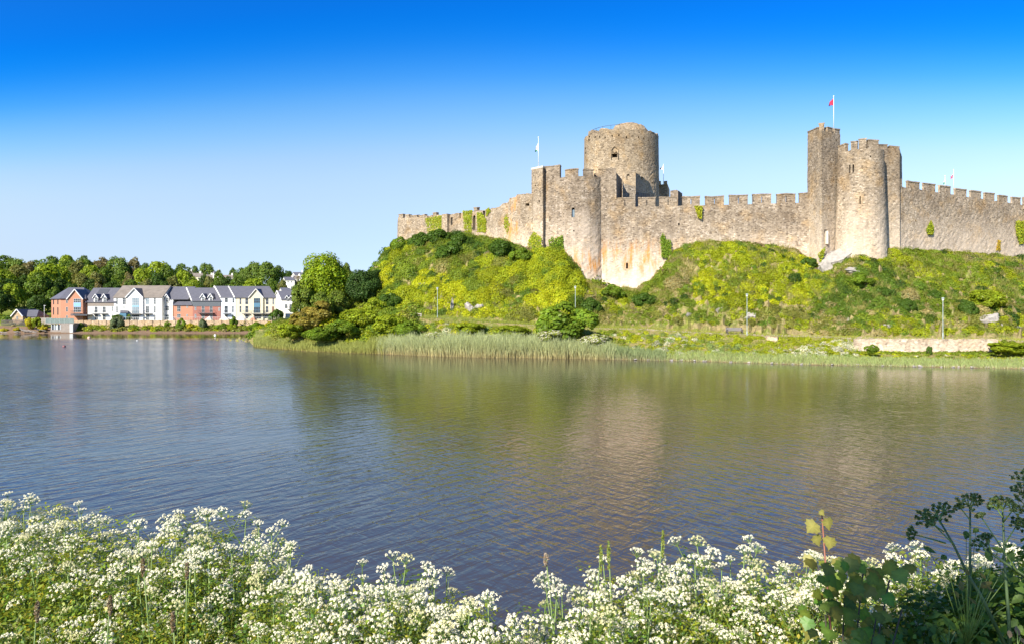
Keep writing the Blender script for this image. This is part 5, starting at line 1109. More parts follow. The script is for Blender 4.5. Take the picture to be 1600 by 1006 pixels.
# big white house
t = house('white_house', 'largest white house with a tall central gable, blue glazing and a lichened roof', 214)
body(t, 177.6, 253, 465, 'render_white', depth=11); gable_roof(t, 177.6, 253, 465.3, 447.3, depth=11, mat='slate_brown', wallmat='render_grey', verge=False, over=.2)
front_gable(t, 211.6, 12.6, 464.5, 451.8, 'render_white', proud=.5, roofmat='slate_brown')
for q in ((181.3, 184, 465.8, 476), (191.3, 196.6, 465.8, 475.8), (191.3, 196.6, 479, 481.4), (240, 243.2, 465.6, 475.6), (181.3, 184, 478.7, 489), (240, 243, 478.5, 488.5), (240.3, 243, 491.5, 500), (227.6, 232.8, 478.5, 489), (228, 233, 491.5, 500)): window(t, *q, nz=3)
window(t, 227.6, 232.8, 465.6, 475.8, mat='glass_pale', nz=3)
window(t, 206.2, 217.4, 465.6, 477.5, D=HD - .5, mat='glass_pale', nx=4, nz=3); window(t, 206.2, 217.4, 480, 490, D=HD - .5, mat='glass_pale', nx=4); window(t, 206.2, 217.4, 492.5, 500, D=HD - .5, nx=4)
b = MB(); b.box(X(206.2, 224.5), X(217.4, 224.5), 224.4, 224.55, Z(479.9, 224.5), Z(477.6, 224.5)); b.build('panel', M['blue_panel'], t)
balcony(t, 204, 222, 490.4, D=HD - .5); balcony(t, 226, 238, 490)
b = MB(); b.box(X(188.5, 224), X(199, 224), 223.2, 225.1, Z(500, 224), Z(489, 224)); b.build('porch', M['teal_panel'], t)
b = MB(); b.prism([W(187.5, 223), W(200, 223), W(200, 225), W(187.5, 225)], Z(489, 224) + .003, [Z(487, 223), Z(487, 223), Z(484.5, 225), Z(484.5, 225)]); b.build('porch_roof', M['slate'], t)
# narrow cream house
t = house('cream_house', 'narrow grey-cream house with one white edged dormer beside the big white house', 264)
body(t, 256.2, 270.5, 468, 'render_grey', D=226.5, depth=10); gable_roof(t, 256.4, 294, 468, 449, D=226.5, depth=10, verge=False, wallmat='render_grey', over=.1)
dormer(t, 261, D=226.5, w_=8, ysill=472.5, yeave=466, yapex=460.5)
for q in ((258.2, 264, 478, 485.5), (258.2, 264, 491.5, 499)): window(t, *q, D=226.5)
b = MB(); b.box(X(265, 226), X(270.4, 226), 225.6, 226.49, 2.2, Z(472, 226)); b.build('white_strip', M['render_white'], t)
# small orange brick wing
t = house('brick_house', 'low orange brick wing with a hipped roof in front of a pale gable', 285)
body(t, 271, 301, 477, 'brick', D=225.5, depth=8); gable_roof(t, 271, 301, 477, 465.5, D=225.5, depth=8, hip0=1.3, hip1=3.2, verge=False)
for q in ((276.6, 282, 478, 487), (276.6, 282, 491, 496.5), (291, 293.6, 478.2, 481.2), (291, 293.6, 491.2, 494.2)): window(t, *q, D=225.5)
# red brick house with cladding and dormers
t = house('brick_house', 'red brick house with dark cladding, two dormers and a long balcony', 323)
SK = -9.0
body(t, 302, 344.5, 479, 'brick_red', depth=11, skew=SK)
b = MB(); b.prism([(X(301.9, HD), HD - .1), (X(344.6, HD), HD - .1), (X(344.6, HD) + SK * .9, HD + 10), (X(301.9, HD) + SK * .9, HD + 10)], Z(479, HD) + .003, Z(470.5, HD)); b.build('cladding', M['clad_blue'], t)
gable_roof(t, 302, 344.5, 470.5, 450.8, depth=11, skew=SK, wallmat='render_grey')
for pc in (317.5, 329.5): dormer(t, pc, ysill=470.5, yeave=465, yapex=460)
for q in ((315, 319.6, 478, 488.5), (327.5, 332, 478, 488.5), (304, 306.6, 478.5, 485), (304, 306.6, 491, 497), (315, 319.3, 491, 498), (327, 332, 491, 498), (341.3, 343.5, 481, 486)): window(t, *q)
balcony(t, 311, 335, 489.2)
# pale blue house
t = house('blue_house', 'pale blue rendered house with a white sloping verge between red brick and yellow houses', 356)
body(t, 345.5, 368, 465.3, 'render_blue', depth=11, skew=SK); gable_roof(t, 345.5, 367, 465.3, 448, depth=11, skew=SK, over=.1)
for q in ((351, 356, 465.8, 472.8), (363, 366, 466.2, 473.2), (350.6, 356, 478, 489), (362.5, 365, 478.2, 488.2), (351, 356, 491.5, 497), (362, 365, 491.5, 497)): window(t, *q, nx=1)
balcony(t, 349.5, 360.5, 490)
# yellow house
t = house('yellow_house', 'pale yellow house with a central gable of teal glazing and a dark slate roof', 400)
body(t, 369, 431, 465.3, 'render_yellow', depth=11, skew=SK); gable_roof(t, 369, 431, 465.3, 448.3, depth=11, skew=SK)
front_gable(t, 401.3, 10.5, 464.5, 452.8, 'render_yellow', proud=.5, trim='render_grey')
for q in ((374, 377, 465.8, 476), (383, 388, 465.8, 476), (415, 419.6, 466.2, 476.2), (425.5, 428, 466.2, 476.2), (374, 377, 478, 488.5), (383, 388, 478, 488.5), (415, 419.2, 478.5, 488.5), (383, 388, 491.5, 498), (413, 421, 492, 497)): window(t, *q, nx=1)
window(t, 396.4, 406.4, 466.2, 474, D=HD - .5, nx=4, frame='teal_panel'); window(t, 396.4, 406.4, 480, 489, D=HD - .5, nx=4, frame='teal_panel'); window(t, 397, 408, 491.5, 498, D=HD - .5, nx=3, frame='iron')
b = MB(); b.box(X(396.4, 224.5), X(406.4, 224.5), 224.4, 224.55, Z(479.9, 224.5), Z(474.1, 224.5)); b.build('panel', M['teal_panel'], t)
b = MB(); b.box(X(425, HD), X(428, HD), HD - .06, HD + .05, Z(489, HD), Z(479, HD)); b.build('door', flat('brown_door', (.18, .09, .06)), t)
for q in ((380, 392), (394.5, 411), (412.5, 423)): balcony(t, *q, 490.2, D=HD - (.5 if q[0] == 394.5 else 0))
# white house with dormers, set back
t = house('white_house', 'white house with dark dormers set back at the right end of the terrace', 455, 248)
body(t, 441, 478, 468.5, 'render_white', D=248, depth=11, skew=-7); gable_roof(t, 441, 478, 468.5, 455.3, D=248, depth=11, skew=-7)
for pc in (449, 455.3, 461.5): dormer(t, pc, D=248, w_=5.6, ysill=469.8, yeave=466, yapex=463, mat='clad_blue')
for q in ((445, 449, 475.5, 482), (452, 456.8, 475.5, 483.5), (460, 464, 476, 483)): window(t, *q, D=248)
balcony(t, 450, 466, 483.5, D=248)
b = MB(); b.box(X(446, 232), X(458, 232), 231.8, 232.2, 2.6, Z(490, 232)); tag(b.build('garden_wall', M['render_white']), 'short bright white garden wall below the set back white house', 'wall')
# hillside houses
def far_house(px, ye, yr, yb, wpx, D, label, wm='render_white', rm='slate', sk=-5, gab=False):
    t = empty('hillside_house', (X(px, D), D, Z(yb, D)), label, 'house')
    b = MB(); x0, x1 = X(px - wpx / 2, D), X(px + wpx / 2, D); dp = 9; b.prism([(x0, D), (x1, D), (x1 + sk, D + dp), (x0 + sk, D + dp)], Z(yb, D) - 6, Z(ye, D)); b.build('wall', M[wm], t)
    gable_roof(t, px - wpx / 2, px + wpx / 2, ye, yr, D=D, depth=dp, skew=sk, mat=rm, wallmat=wm, verge=False, over=.2)
    for k in range(2): window(t, px - wpx * .3 + wpx * .4 * k, px - wpx * .12 + wpx * .4 * k, ye + 1.2, ye + 3.6, D, nx=1, nz=1)
    chimney(t, px + wpx * .3, yr - 2.5, yr + 1, D + dp / 2, .9)
    return t
far_house(307, 433, 427.5, 441, 20, 420, 'pale pink house with a grey roof below the flat topped tree', 'render_yellow', 'slate_brown'); far_house(339, 428, 424.5, 440, 9, 430, 'tall narrow cream house on the hill between trees')
far_house(358, 435, 430.5, 441, 16, 425, 'far house with a brownish roof left of the domed grove', 'render_white', 'slate_brown'); far_house(328, 434.5, 430, 441, 9, 425, 'small far house right of the pale pink house', 'render_grey', 'slate_brown'); far_house(453, 438.5, 433.5, 449, 14, 395, 'bright white hillside house nearest the pale field')
far_house(464, 436, 431.5, 446, 12, 398, 'cream hillside house right of the bright white one', 'render_white', 'slate_brown'); far_house(468, 430, 426, 436, 14, 430, 'far dark roofed house highest on the right skyline', 'render_grey'); far_house(449, 456, 450.5, 466, 14, 275, 'white chimneyed house peeping over the set back white house'); far_house(296, 427, 424, 436, 9, 440, 'tiny far house at the left of the pale pink house', 'render_grey', 'slate_brown')

# quay wall with railing
t = empty('quay_wall', (X(280, 221), 221, 1.5), 'long buff stone quay wall in front of the terraced houses', 'wall')
b = grid_wall(MB(), WallPath([W(116, 221), W(425, 221), W(437, 226)]), 1.0, lambda q: Z(500.5, 221), 1.2, (), .6, .04, .01); b.build('wall_face', M['quaywall'], t)
for k, px in enumerate(range(128, 425, 12)):
    x = X(px, 221); b = MB(); b.box(x - .45, x + .45, 220.85, 221.2, 1.2, Z(500.5, 221) + .12 ); b.build('pilaster', M['quaywall'], t)
b = MB(); z_ = Z(500.5, 221.3)
for px in np.arange(180, 425, 4.0): x = X(px, 221.3); b.box(x - .02, x + .02, 221.28, 221.32, z_, z_ + 1.0)
b.box(X(180, 221.3), X(424, 221.3), 221.26, 221.34, z_ + .98, z_ + 1.04); b.build('railing', M['frame_grey'], t)
# garden canopies
for px, w_, lab, mt in ((351, 15, 'pale cream garden canopy in front of the pale blue house', 'coping'), (377, 13, 'white garden canopy at the left of the yellow house', 'white_paint'), (396, 8, 'terracotta garden canopy in the middle of the yellow house', 'brick'), (327, 10, 'small cream garden canopy in front of the red brick house', 'coping'), (269.5, 6, 'small white and dark garden canopy by the narrow cream house', 'white_paint')):
    D_ = 222.6; hw = w_ / 2 / F * D_; x = X(px, D_); t = empty('garden_canopy', (x, D_, 3.4), lab, 'canopy')
    b = MB(); zc = Z(499.0, D_); za = Z(494, D_)
    for k in range(4):
        c_ = [(x - hw, D_ - .9), (x + hw, D_ - .9), (x + hw, D_ + .9), (x - hw, D_ + .9)]; a, b2 = c_[k], c_[(k + 1) % 4]; b.face([(*a, zc), (*b2, zc), (x, D_, za)]); b.face([(*a, zc - .25), (*b2, zc - .25), (*b2, zc), (*a, zc)])
    b.build('cover', M[mt], t)
    b = MB(); b.tube([(x, D_, 3.2), (x, D_, za)], .05, 6); b.build('post', M['iron'], t)
# quay vegetation and shrubs
def far_mounds(n, pxr, Dr, rr, kinds, leaf, nl):
    px = rng.uniform(*pxr, n); D = rng.uniform(*Dr, n); z = np.array([fterr(a, b_) for a, b_ in zip(px, D)]); r = rng.uniform(*rr, n); nrm = np.tile(np.array([0, -.3, .95]), (n, 1))
    return mound_leaves(np.stack([(px - 800) / F * D, D, z], 1), nrm, r, r * .9, choose(kinds, n), np.full(n, nl), np.full(n, leaf))
stuff('woodland', [far_mounds(150, (-560, -75), (246, 345), (3.5, 6.0), {'mid': 4, 'green': 3, 'olive': 2, 'dark': 2}, .55, 260)])
stuff('quay_undergrowth', [far_mounds(240, (118, 440), (215, 219.8), (.6, 1.3), {'yg': 3, 'olive': 4, 'mid': 3, 'dry': 1}, .3, 60), far_mounds(60, (-250, 75), (218, 224), (.5, 1.2), {'yg': 2, 'olive': 3, 'dry': 2, 'mid': 2}, .3, 50), far_mounds(200, (-300, 100), (226, 244), (1.0, 2.4), {'dark': 4, 'mid': 3, 'olive': 1}, .4, 80), far_mounds(90, (380, 470), (216, 240), (.8, 2.0), {'mid': 2, 'dark': 3, 'olive': 2}, .35, 70)])
for a in (('b_grey', 184, 507, 217, 20, 23, 'round grey-green bush at the water edge below the big white house'), ('b_dark', 124, 512, 217, 16, 14, 'dark bush beside the concrete sluice'), ('b_mid', 284, 508, 217, 16, 18, 'green bush below the orange brick wing'), ('b_grey', 317, 508, 217, 15, 18, 'grey-green bush below the red brick house'), ('b_yellow', 297, 510, 216.5, 12, 9, 'yellow bush between two rounder bushes on the quay'), ('b_mid', 365, 504, 217.5, 13, 16, 'green bush against the quay wall below the pale blue house'),
          ('b_yg', 362, 513, 216, 16, 12, 'yellow-green bush at the water edge below the pale blue house'), ('b_mid', 348, 512, 216, 20, 12, 'wide green bush at the water edge below the red and blue houses'), ('b_mid', 402, 511, 216, 26, 13, 'wide green bush at the water edge below the yellow house'), ('b_yellow', 420, 510, 216, 18, 13, 'yellow-green bush at the right end of the quay'), ('b_grey', 436, 503, 219, 16, 14, 'grey-green bush beside the white garden wall'), ('b_dark', 430, 494, 226, 22, 20, 'dark purple-green bush at the right end of the yellow house'), ('b_mid', 262, 507, 217.5, 10, 9, 'small bush on the quay below the narrow cream house'),
          ('b_yellow', 46, 505, 216, 14, 15, 'bright yellow bush left of the glass railed sluice, left of two'), ('b_yg', 57, 504, 216.5, 14, 14, 'bright yellow-green bush left of the glass railed sluice, right of two'), ('b_yellow', 67, 514, 214.5, 14, 8, 'yellow bush at the water edge beside the sluice'), ('b_yellow', 28, 515, 215, 13, 7, 'low yellow bush among the slabs'), ('b_yellow', 6, 517, 214.5, 12, 8, 'low yellow bush at the left edge of the shore'), ('b_dark', 185, 496, 222.4, 16, 8, 'dark bush behind the quay wall of the big white house'), ('b_mid', 201, 496, 222.4, 8, 8, 'small bush in front of the big white house porch')): bush(*a)
# sluice bridge
t = empty('sluice_bridge', (X(95, 215), 215, 0), 'concrete sluice with white gates and a green glass railing above', 'sluice')
D_ = 214.5
b = MB(); b.box(X(98.5, D_), X(117, D_), D_ - 1, D_ + 6, -.8, Z(506, D_)); b.build('pier', M['concrete'], t)
b = MB(); b.box(X(113, D_), X(118, D_), D_ - 1.4, D_ - 1.02, -.8, Z(506, D_)); b.build('pier_rib', M['frame_grey'], t)
b = MB(); b.box(X(70, D_), X(117.5, D_), D_ - .6, D_ + 5, Z(506, D_) + .004, Z(504.8, D_)); b.build('deck', M['concrete'], t)
for k in range(4): p_ = 81 + k * 4.7; b = MB(); b.box(X(p_, D_), X(p_ + 1, D_), D_ - .4, D_ + .1, -.5, Z(506, D_)); b.build('gate_post', M['frame_grey'], t)
for k in range(3): p_ = 82 + k * 4.7; b = MB(); b.box(X(p_, D_), X(p_ + 3.7, D_), D_ - .2, D_, -.5, Z(508 if k == 1 else 507, D_) ); b.build('gate', M['clad_blue'] if k != 1 else M['frame_grey'], t)
b = MB(); b.box(X(80, D_), X(98.4, D_), D_ - .5, D_ - .42, -.3, Z(515, D_)); b.build('sill', M['concrete'], t)
for k in range(6):
    p_ = 73 + k * 7.4; b = MB(); b.box(X(p_, D_) + .06, X(p_ + 7.2, D_) - .06, D_ - .5, D_ - .44, Z(504.6, D_), Z(497.3, D_)); o = b.build('railing_panel', M['glass_green'], t); 
    b = MB(); b.box(X(p_, D_) - .06, X(p_, D_) + .06, D_ - .55, D_ - .4, Z(504.8, D_), Z(496.6, D_)); b.build('railing_post', M['lamp_metal'], t)
# stone hut
t = empty('stone_hut', (X(32, 222), 222, 2.5), 'small stone hut with a white edged gable and slate roof at the left shore', 'hut')
D_ = 222; b = MB(); x0, x1 = X(18.5, D_), X(35.5, D_); ze, za = Z(494, D_), Z(484.5, D_); xm = (x0 + x1) / 2
b.box(x0, x1, D_, D_ + 8, 2, ze); b.face([(x0, D_, ze), (x1, D_, ze), (xm, D_, za)]); b.build('wall', M['quaywall'], t)
b = MB(); b.box(x1 + .01, X(52, D_), D_ + 1.5, D_ + 7.5, 2, Z(495, D_)); b.build('wing_wall', M['clad'], t)
b = MB()
for s_ in (-1, 1):
    f0, f1, d_, u = Vector((xm + s_ * (x1 - x0) * .56, D_ - .3, ze - .25)), Vector((xm, D_ - .3, za + .1)), Vector((0, 9, 0)), Vector((0, 0, .15)); b.face([f0 + u, f1 + u, f1 + d_ + u, f0 + d_ + u]); b.face([f0, f1, f1 + d_, f0 + d_])
b.build('roof', M['slate'], t)
b = MB(); zr = Z(484.5, D_ + 4.5); xa, xb = xm + .4, X(53, D_)
b.face([(xa, D_ + 1.2, Z(495.2, D_)), (xb, D_ + 1.2, Z(495.2, D_)), (xb - 1.6, D_ + 4.5, zr), (xa, D_ + 4.5, zr)]); b.face([(xa, D_ + 7.8, Z(495.2, D_)), (xb, D_ + 7.8, Z(495.2, D_)), (xb - 1.6, D_ + 4.5, zr), (xa, D_ + 4.5, zr)]); b.face([(xb, D_ + 1.2, Z(495.2, D_)), (xb, D_ + 7.8, Z(495.2, D_)), (xb - 1.6, D_ + 4.5, zr)])
b.build('wing_roof', M['slate'], t)
b = MB(); [b.tube([(xm + s_ * (x1 - x0) * .56, D_ - .34, ze - .15), (xm, D_ - .34, za + .2)], .17, 4, smooth=False) for s_ in (-1, 1)]; b.build('bargeboard', M['white_paint'], t)
window(t, 25.3, 28, 494.5, 499, D_, nx=1)
t = empty('picket_fence', (X(30, 219), 219, 2.4), 'dark timber fence in front of the small stone hut', 'fence')
b = MB(); 
for p_ in np.arange(2, 62, 1.3): x = X(p_, 219); b.box(x - .06, x + .06, 218.97, 219.03, 2.2, Z(499.5, 219))
b.build('pickets', M['dark_timber'], t); b = MB(); [b.box(X(2, 219), X(62, 219), 219.04, 219.1, z_, z_ + .1) for z_ in (2.9, 3.6)]; b.build('rail', M['timber'], t)
t = empty('fence', (X(62, 221), 221, 3), 'pale paling fence between the hut and the orange brick house', 'fence')
b = MB(); [b.box(X(p_, 221), X(p_, 221) + .28, 220.97, 221.03, 2.4, Z(496.5 + .3 * math.sin(p_), 221)) for p_ in np.arange(55, 80, 1.9)]; b.build('paling', M['timber'], t); b = MB(); b.box(X(55, 221), X(80, 221), 221.04, 221.1, 3.4, 3.5); b.build('rail', M['timber'], t)
slabs = [(8, 519.5, 18, 2.2), (27, 519, 16, 2.2), (38, 516.5, 17, 2.4), (47, 518.5, 15, 2.6), (56, 519, 15, 2.2), (33, 520.5, 14, 1.8), (60, 515, 16, 2.0), (70, 517, 16, 2.0), (-15, 519, 22, 2.5)]
for k, (p_, y_, w_, h_) in enumerate(slabs):
    r_ = rock(p_, y_, 213.4, w_ * .2, h_ * .2 * 1.5, 1.6, 'flat grey slab tipped on the left shore beside yellow bushes', 'shore_slab', 'rock', M['concrete'], k); r_['group'] = 'tipped slabs on the left shore'; r_.rotation_euler = (0, R(14 + 6 * (k % 3)), R(8 * k))
# buoys
def buoy(px, py, r, mat, label):
    D_ = EYE * F / (py - 480 + r * .3); t = empty('buoy', (X(px, D_), D_, 0), label, 'buoy')
    b = MB(); b.lathe((X(px, D_), D_, -.3 * r), [(.25 * r, -.4 * r), (.8 * r, -.1 * r), (r, .3 * r), (.85 * r, .9 * r), (.4 * r, 1.25 * r), (.12 * r, 1.3 * r)], 14); b.build('float', mat, t)
    b = MB(); b.tube([(X(px, D_), D_, r * .95), (X(px, D_), D_, r * 1.3)], r * .12, 6); b.build('ring', M['iron'], t)
buoy(139, 527.5, .40, flat('buoy_pink', (.70, .45, .36), .5), 'pinkish white round buoy floating off the sluice'); buoy(100, 541.5, .34, flat('buoy_dark', (.22, .08, .08), .5), 'dark red buoy floating furthest out from the quay'); buoy(336, 523.5, .34, M['white_paint'], 'white buoy floating below the red brick house'); buoy(214, 532, .2, M['white_paint'], 'tiny white buoy floating below the big white house')
t = empty('street_lamp', (X(69, 224), 224, 3.3), 'thin grey lamp post left of the orange brick house', 'street lamp')
MB().tube([(X(69, 224), 224, 3), (X(69, 224), 224, Z(478, 224))], .07, 6).build('pole', M['frame_grey'], t); MB().box(X(69, 224) - .1, X(69, 224) + .5, 223.85, 224.15, Z(478, 224), Z(478, 224) + .12).build('lantern', M['white_paint'], t)

# ------------------------------------------------------------------ foreground flowers
def umbel_mesh(seedk, Rr=.046, nr=15, bud=False):
    rs = random.Random(seedk); st = MB(); fl = MB()
    for k in range(nr):
        a = k * 2.399963; rr = Rr * math.sqrt((k + .5) / nr) * rs.uniform(.85, 1.12); p = Vector((math.cos(a) * rr, math.sin(a) * rr, .038 - rr * rr * 13.0 + rs.uniform(-.004, .004)))
        d_ = p.normalized(); u = d_.orthogonal().normalized() * .0009; v_ = d_.cross(u).normalized() * .0009
        for q in ((u, v_), (v_, -u)): st.face([q[0], q[1], p + q[1], p + q[0]])
        nfl = 16; ur = rs.uniform(.0062, .0100)
        for j in range(nfl):
            b_ = j * 2.4 + rs.random(); r2 = ur * math.sqrt((j + .3) / nfl); c = p + Vector((math.cos(b_) * r2, math.sin(b_) * r2, ur * .9 - (r2 / ur) ** 2 * ur * .95 + rs.uniform(-.001, .001)))
            n_ = Vector((math.cos(b_) * r2 * 190 + rs.uniform(-.35, .35), math.sin(b_) * r2 * 190 + rs.uniform(-.35, .35), 1)).normalized(); t1 = n_.orthogonal().normalized(); t1.rotate(Matrix.Rotation(rs.random() * 6, 3, n_)); t2 = n_.cross(t1); s_ = rs.uniform(.0019, .0031)
            fl.face([c - t1 * s_, c - t2 * s_, c + t1 * s_, c + t2 * s_])
    m_ = MB(); m_.v = st.v + fl.v; o = len(st.v); m_.f = st.f + [tuple(i + o for i in f) for f in fl.f]; m_.m = [0] * len(st.f) + [1] * len(fl.f); m_.sm = [False] * len(m_.f)
    return m_.mesh('flower_head', [M['stem'], M['petal'] if not bud else M['bud']])
M['bud'] = flat('cream_buds', (.56, .53, .26), .7, .1, 30)
UM = [umbel_mesh(1, .048, 17), umbel_mesh(2, .038, 13), umbel_mesh(3, .056, 22), umbel_mesh(4, .030, 10), umbel_mesh(5, .034, 12, True), umbel_mesh(6, .046, 16, True)]
def plant_proto(seedk, H, heads, leafc):
    rs = random.Random(seedk); root = empty('umbel_plant'); st = MB(); tips = []
    top = Vector((rs.uniform(-.06, .06), rs.uniform(-.06, .06), H)); mid = Vector((top.x * .3, top.y * .3, H * .55)); st.tube([(0, 0, 0), mid, top], [.0065, .0048, .0022], 5); tips.append((top, Vector((top.x, top.y, 1))))
    for k in range(heads - 1):
        f = rs.uniform(.5, .82); a = k * 2.4 + rs.random(); b0 = Vector((0, 0, 0)).lerp(mid, f / .55) if f < .55 else mid.lerp(top, (f - .55) / .45); ln = rs.uniform(.12, .26)
        e_ = b0 + Vector((math.cos(a) * ln * .7, math.sin(a) * ln * .7, ln * rs.uniform(.7, 1.2))); e_.z = min(e_.z, H + .03); st.tube([b0, b0.lerp(e_, .5) + Vector((0, 0, -.012)), e_], [.0032, .0026, .0018], 4, cap=False); tips.append((e_, Vector((math.cos(a) * .35, math.sin(a) * .35, 1))))
    stem = st.build('stem', M['stem'], root)
    for k, (p, n_) in enumerate(tips):
        o = link('flower_head', UM[rs.choice([0, 0, 1, 2, 2, 3, 5]) if k < heads - 1 or heads < 4 else 4], root); o.location = p; n_ = n_ + Vector((rs.uniform(-.25, .25), rs.uniform(-.25, .25), 0)); o.rotation_euler = n_.to_track_quat('Z', 'Y').to_euler()
    C = []; Nn = []; S = []; PT = []
    for k in range(20):                                     # divided leaves: pinnae along short stalks
        z_ = H * rs.uniform(.25, .93); a = rs.random() * 6.28; ln = rs.uniform(.13, .26); d_ = np.array([math.cos(a), math.sin(a), rs.uniform(.0, .6)]); sd_ = np.array([-math.sin(a), math.cos(a), 0])
        for q in range(4):
            f0_, f1_ = q / 4, (q + 1) / 4; A_ = np.array([0, 0, z_ - .12 * f0_ * f0_ * ln]) + d_ * ln * f0_; B_ = np.array([0, 0, z_ - .12 * f1_ * f1_ * ln]) + d_ * ln * f1_; PT.append(np.stack([A_ - sd_ * .0012, A_ + sd_ * .0012, B_ + sd_ * .001, B_ - sd_ * .001]))
        for j in range(22):
            f = .3 + .7 * j / 22; wv = (1 - abs(f - .62) * 1.4) * ln * .55; C.append(np.array([0, 0, z_]) + d_ * ln * f + sd_ * rs.uniform(-1, 1) * wv * .7 + np.array([0, 0, rs.uniform(-.012, .012) - .12 * f * f * ln])); Nn.append(np.array([rs.uniform(-.6, .6), rs.uniform(-.6, .6), 1])); S.append(rs.uniform(.006, .013))
    C = np.array(C); V = leaf_quads(C, unit(np.array(Nn)), np.array(S), .5); V = np.concatenate([V, np.array(PT)]); cc = col_jit(np.array(leafc), len(V), .6, 1.35, .12); link('leaves', quads_mesh('leaves', V, cc, M['leaf_near']), root)
    return root, H
GRN = (.16, .26, .03); YGN = (.29, .35, .03)
protos = [plant_proto(101 + k, h_, n_, c_) for k, (h_, n_, c_) in enumerate(((.86, 5, GRN), (.80, 4, YGN), (.92, 6, YGN), (.74, 4, GRN), (.88, 4, YGN), (.78, 5, YGN), (.95, 5, GRN), (.68, 3, YGN)))]
used = [False] * len(protos)
def region(px, D, de):
    side = ('left end of the near bank' if px < 230 else 'near bank below the orange house' if px < 440 else 'near bank left of the dip' if px < 700 else 'around the dip' if px < 900 else 'near bank right of the dip' if px < 1180 else 'near bank by the maple' if px < 1420 else 'behind the seed heads')
    return side, ('waterside edge' if D > de - .5 else 'closer in')
NH = {3: 'three', 4: 'four', 5: 'five', 6: 'six'}
def place_plant(k, px, D, sc_, de):
    root, H = protos[k]; x = X(px, D); loc = (x, D, bank_z(x, D) - .02); nh = len([c for c in root.children if c.name.startswith('flower_head')]) if k >= 0 else 0
    a, b_ = region(px, D, de); lab = f'white umbel plant with {NH[nh]} heads, {a}, {b_}'; grp = f'white umbel plants {a}, {b_}'
    rz = rng.uniform(0, 6.28)
    if not used[k]:
        used[k] = True; root.location = loc; root.rotation_euler = (0, 0, rz); root.scale = (sc_,) * 3; tag(root, lab, 'wildflower', grp)
    else: r = copy_tree(root, loc, rz, (sc_,) * 3, lab, grp); r['category'] = 'wildflower'
count = 0; tries = 0; taken = []
while count < 298 and tries < 6000:
    tries += 1; px = rng.uniform(-60, 1660); de = float(d_edge(px)); u = rng.random(); D = de - abs(rng.normal(0, .42)) if u < .66 else rng.uniform(2.0, de)
    if D < 1.9: continue
    x = X(px, D)
    if any((x - a) ** 2 + (D - b_) ** 2 < .009 for a, b_ in taken): continue
    dense = 1.0 if px < 440 or px > 850 else .8
    if D < de - .8 and rng.random() < .62: continue
    if rng.random() > dense: continue
    ztop = EYE - TOPZ; zg = bank_z(x, D); k = int(rng.integers(0, len(protos))); hh = (ztop - zg) * rng.uniform(.82, 1.06) * (1.0 if D > de - .8 else .88); place_plant(k, px, D, hh / protos[k][1], de); taken.append((x, D)); count += 1

# further flower heads behind and between the 298 separate plants
def head_cloud(n):
    m_ = MB(); base = [(np.array([v.co[:] for v in me.vertices]), [tuple(p.vertices) for p in me.polygons], [p.material_index for p in me.polygons]) for me in UM]
    while n > 0:
        px = rng.uniform(420, 860) if rng.random() < .8 else rng.uniform(-80, 1640); de = float(d_edge(px)); D = de - abs(rng.normal(.1, .45))
        if D < 2.0: continue
        x = X(px, D); zg = bank_z(x, D); zt = zg + (EYE - TOPZ - zg) * rng.uniform(.78, 1.03); k = int(rng.integers(0, len(base))); vv, ff, mm = base[k]; sc_ = rng.uniform(.8, 1.2)
        nn = Vector((rng.normal(0, .3), rng.normal(0, .3), 1)).normalized(); q = np.array(nn.to_track_quat('Z', 'Y').to_matrix() @ Matrix.Rotation(rng.uniform(0, 6.28), 3, 'Z')); w_ = (vv * sc_) @ q.T + np.array([x, D, zt]); o = len(m_.v)
        m_.v.extend(map(tuple, w_)); m_.f.extend([tuple(i + o for i in f) for f in ff]); m_.m.extend(mm); m_.sm.extend([False] * len(ff))
        bx_, by_ = x + rng.normal(0, .08), D + rng.normal(0, .06); m_.tube([(bx_, by_, zg), (bx_ * .4 + x * .6, by_ * .4 + D * .6, zg * .4 + zt * .6), (x, D, zt)], [.004, .003, .0018], 4, cap=False); n -= 1
    return m_.mesh('umbel_flowers', [M['stem'], M['petal']])
tag(link('umbel_flowers', head_cloud(70)), kind='stuff')
# undergrowth between the plants
def near_leaves(n, zlo, zhi, colors, size, asp=.5, pxr=(-320, 1880), d0=1.6, dfar=.25, up=.8):
    px = rng.uniform(*pxr, n); de = d_edge(px); D = d0 + (de + dfar - d0) * rng.uniform(0, 1, n) ** .8; x = (px - 800) / F * D; zb = np.array([bank_z(a, b_) for a, b_ in zip(x, D)]); z = zb + zlo + (zhi - zlo) * rng.uniform(0, 1, n)
    lump = np.sin(x * 5.1 + 1.3 * np.sin(D * 4)) * np.sin(D * 5.7 + x * 2.2); z += lump * .07
    c = np.stack([x, D, z], 1); nn = unit(np.stack([rng.normal(0, .6, n), rng.normal(0, .6, n), np.full(n, up)], 1)); cs = np.array(colors)[((lump + 1) * .5 * len(colors) + rng.normal(0, .7, n)).clip(0, len(colors) - 1).astype(int)]
    return leaf_quads(c, nn, size * rng.uniform(.6, 1.4, n), asp), col_jit(cs, n, .6, 1.35, .12)
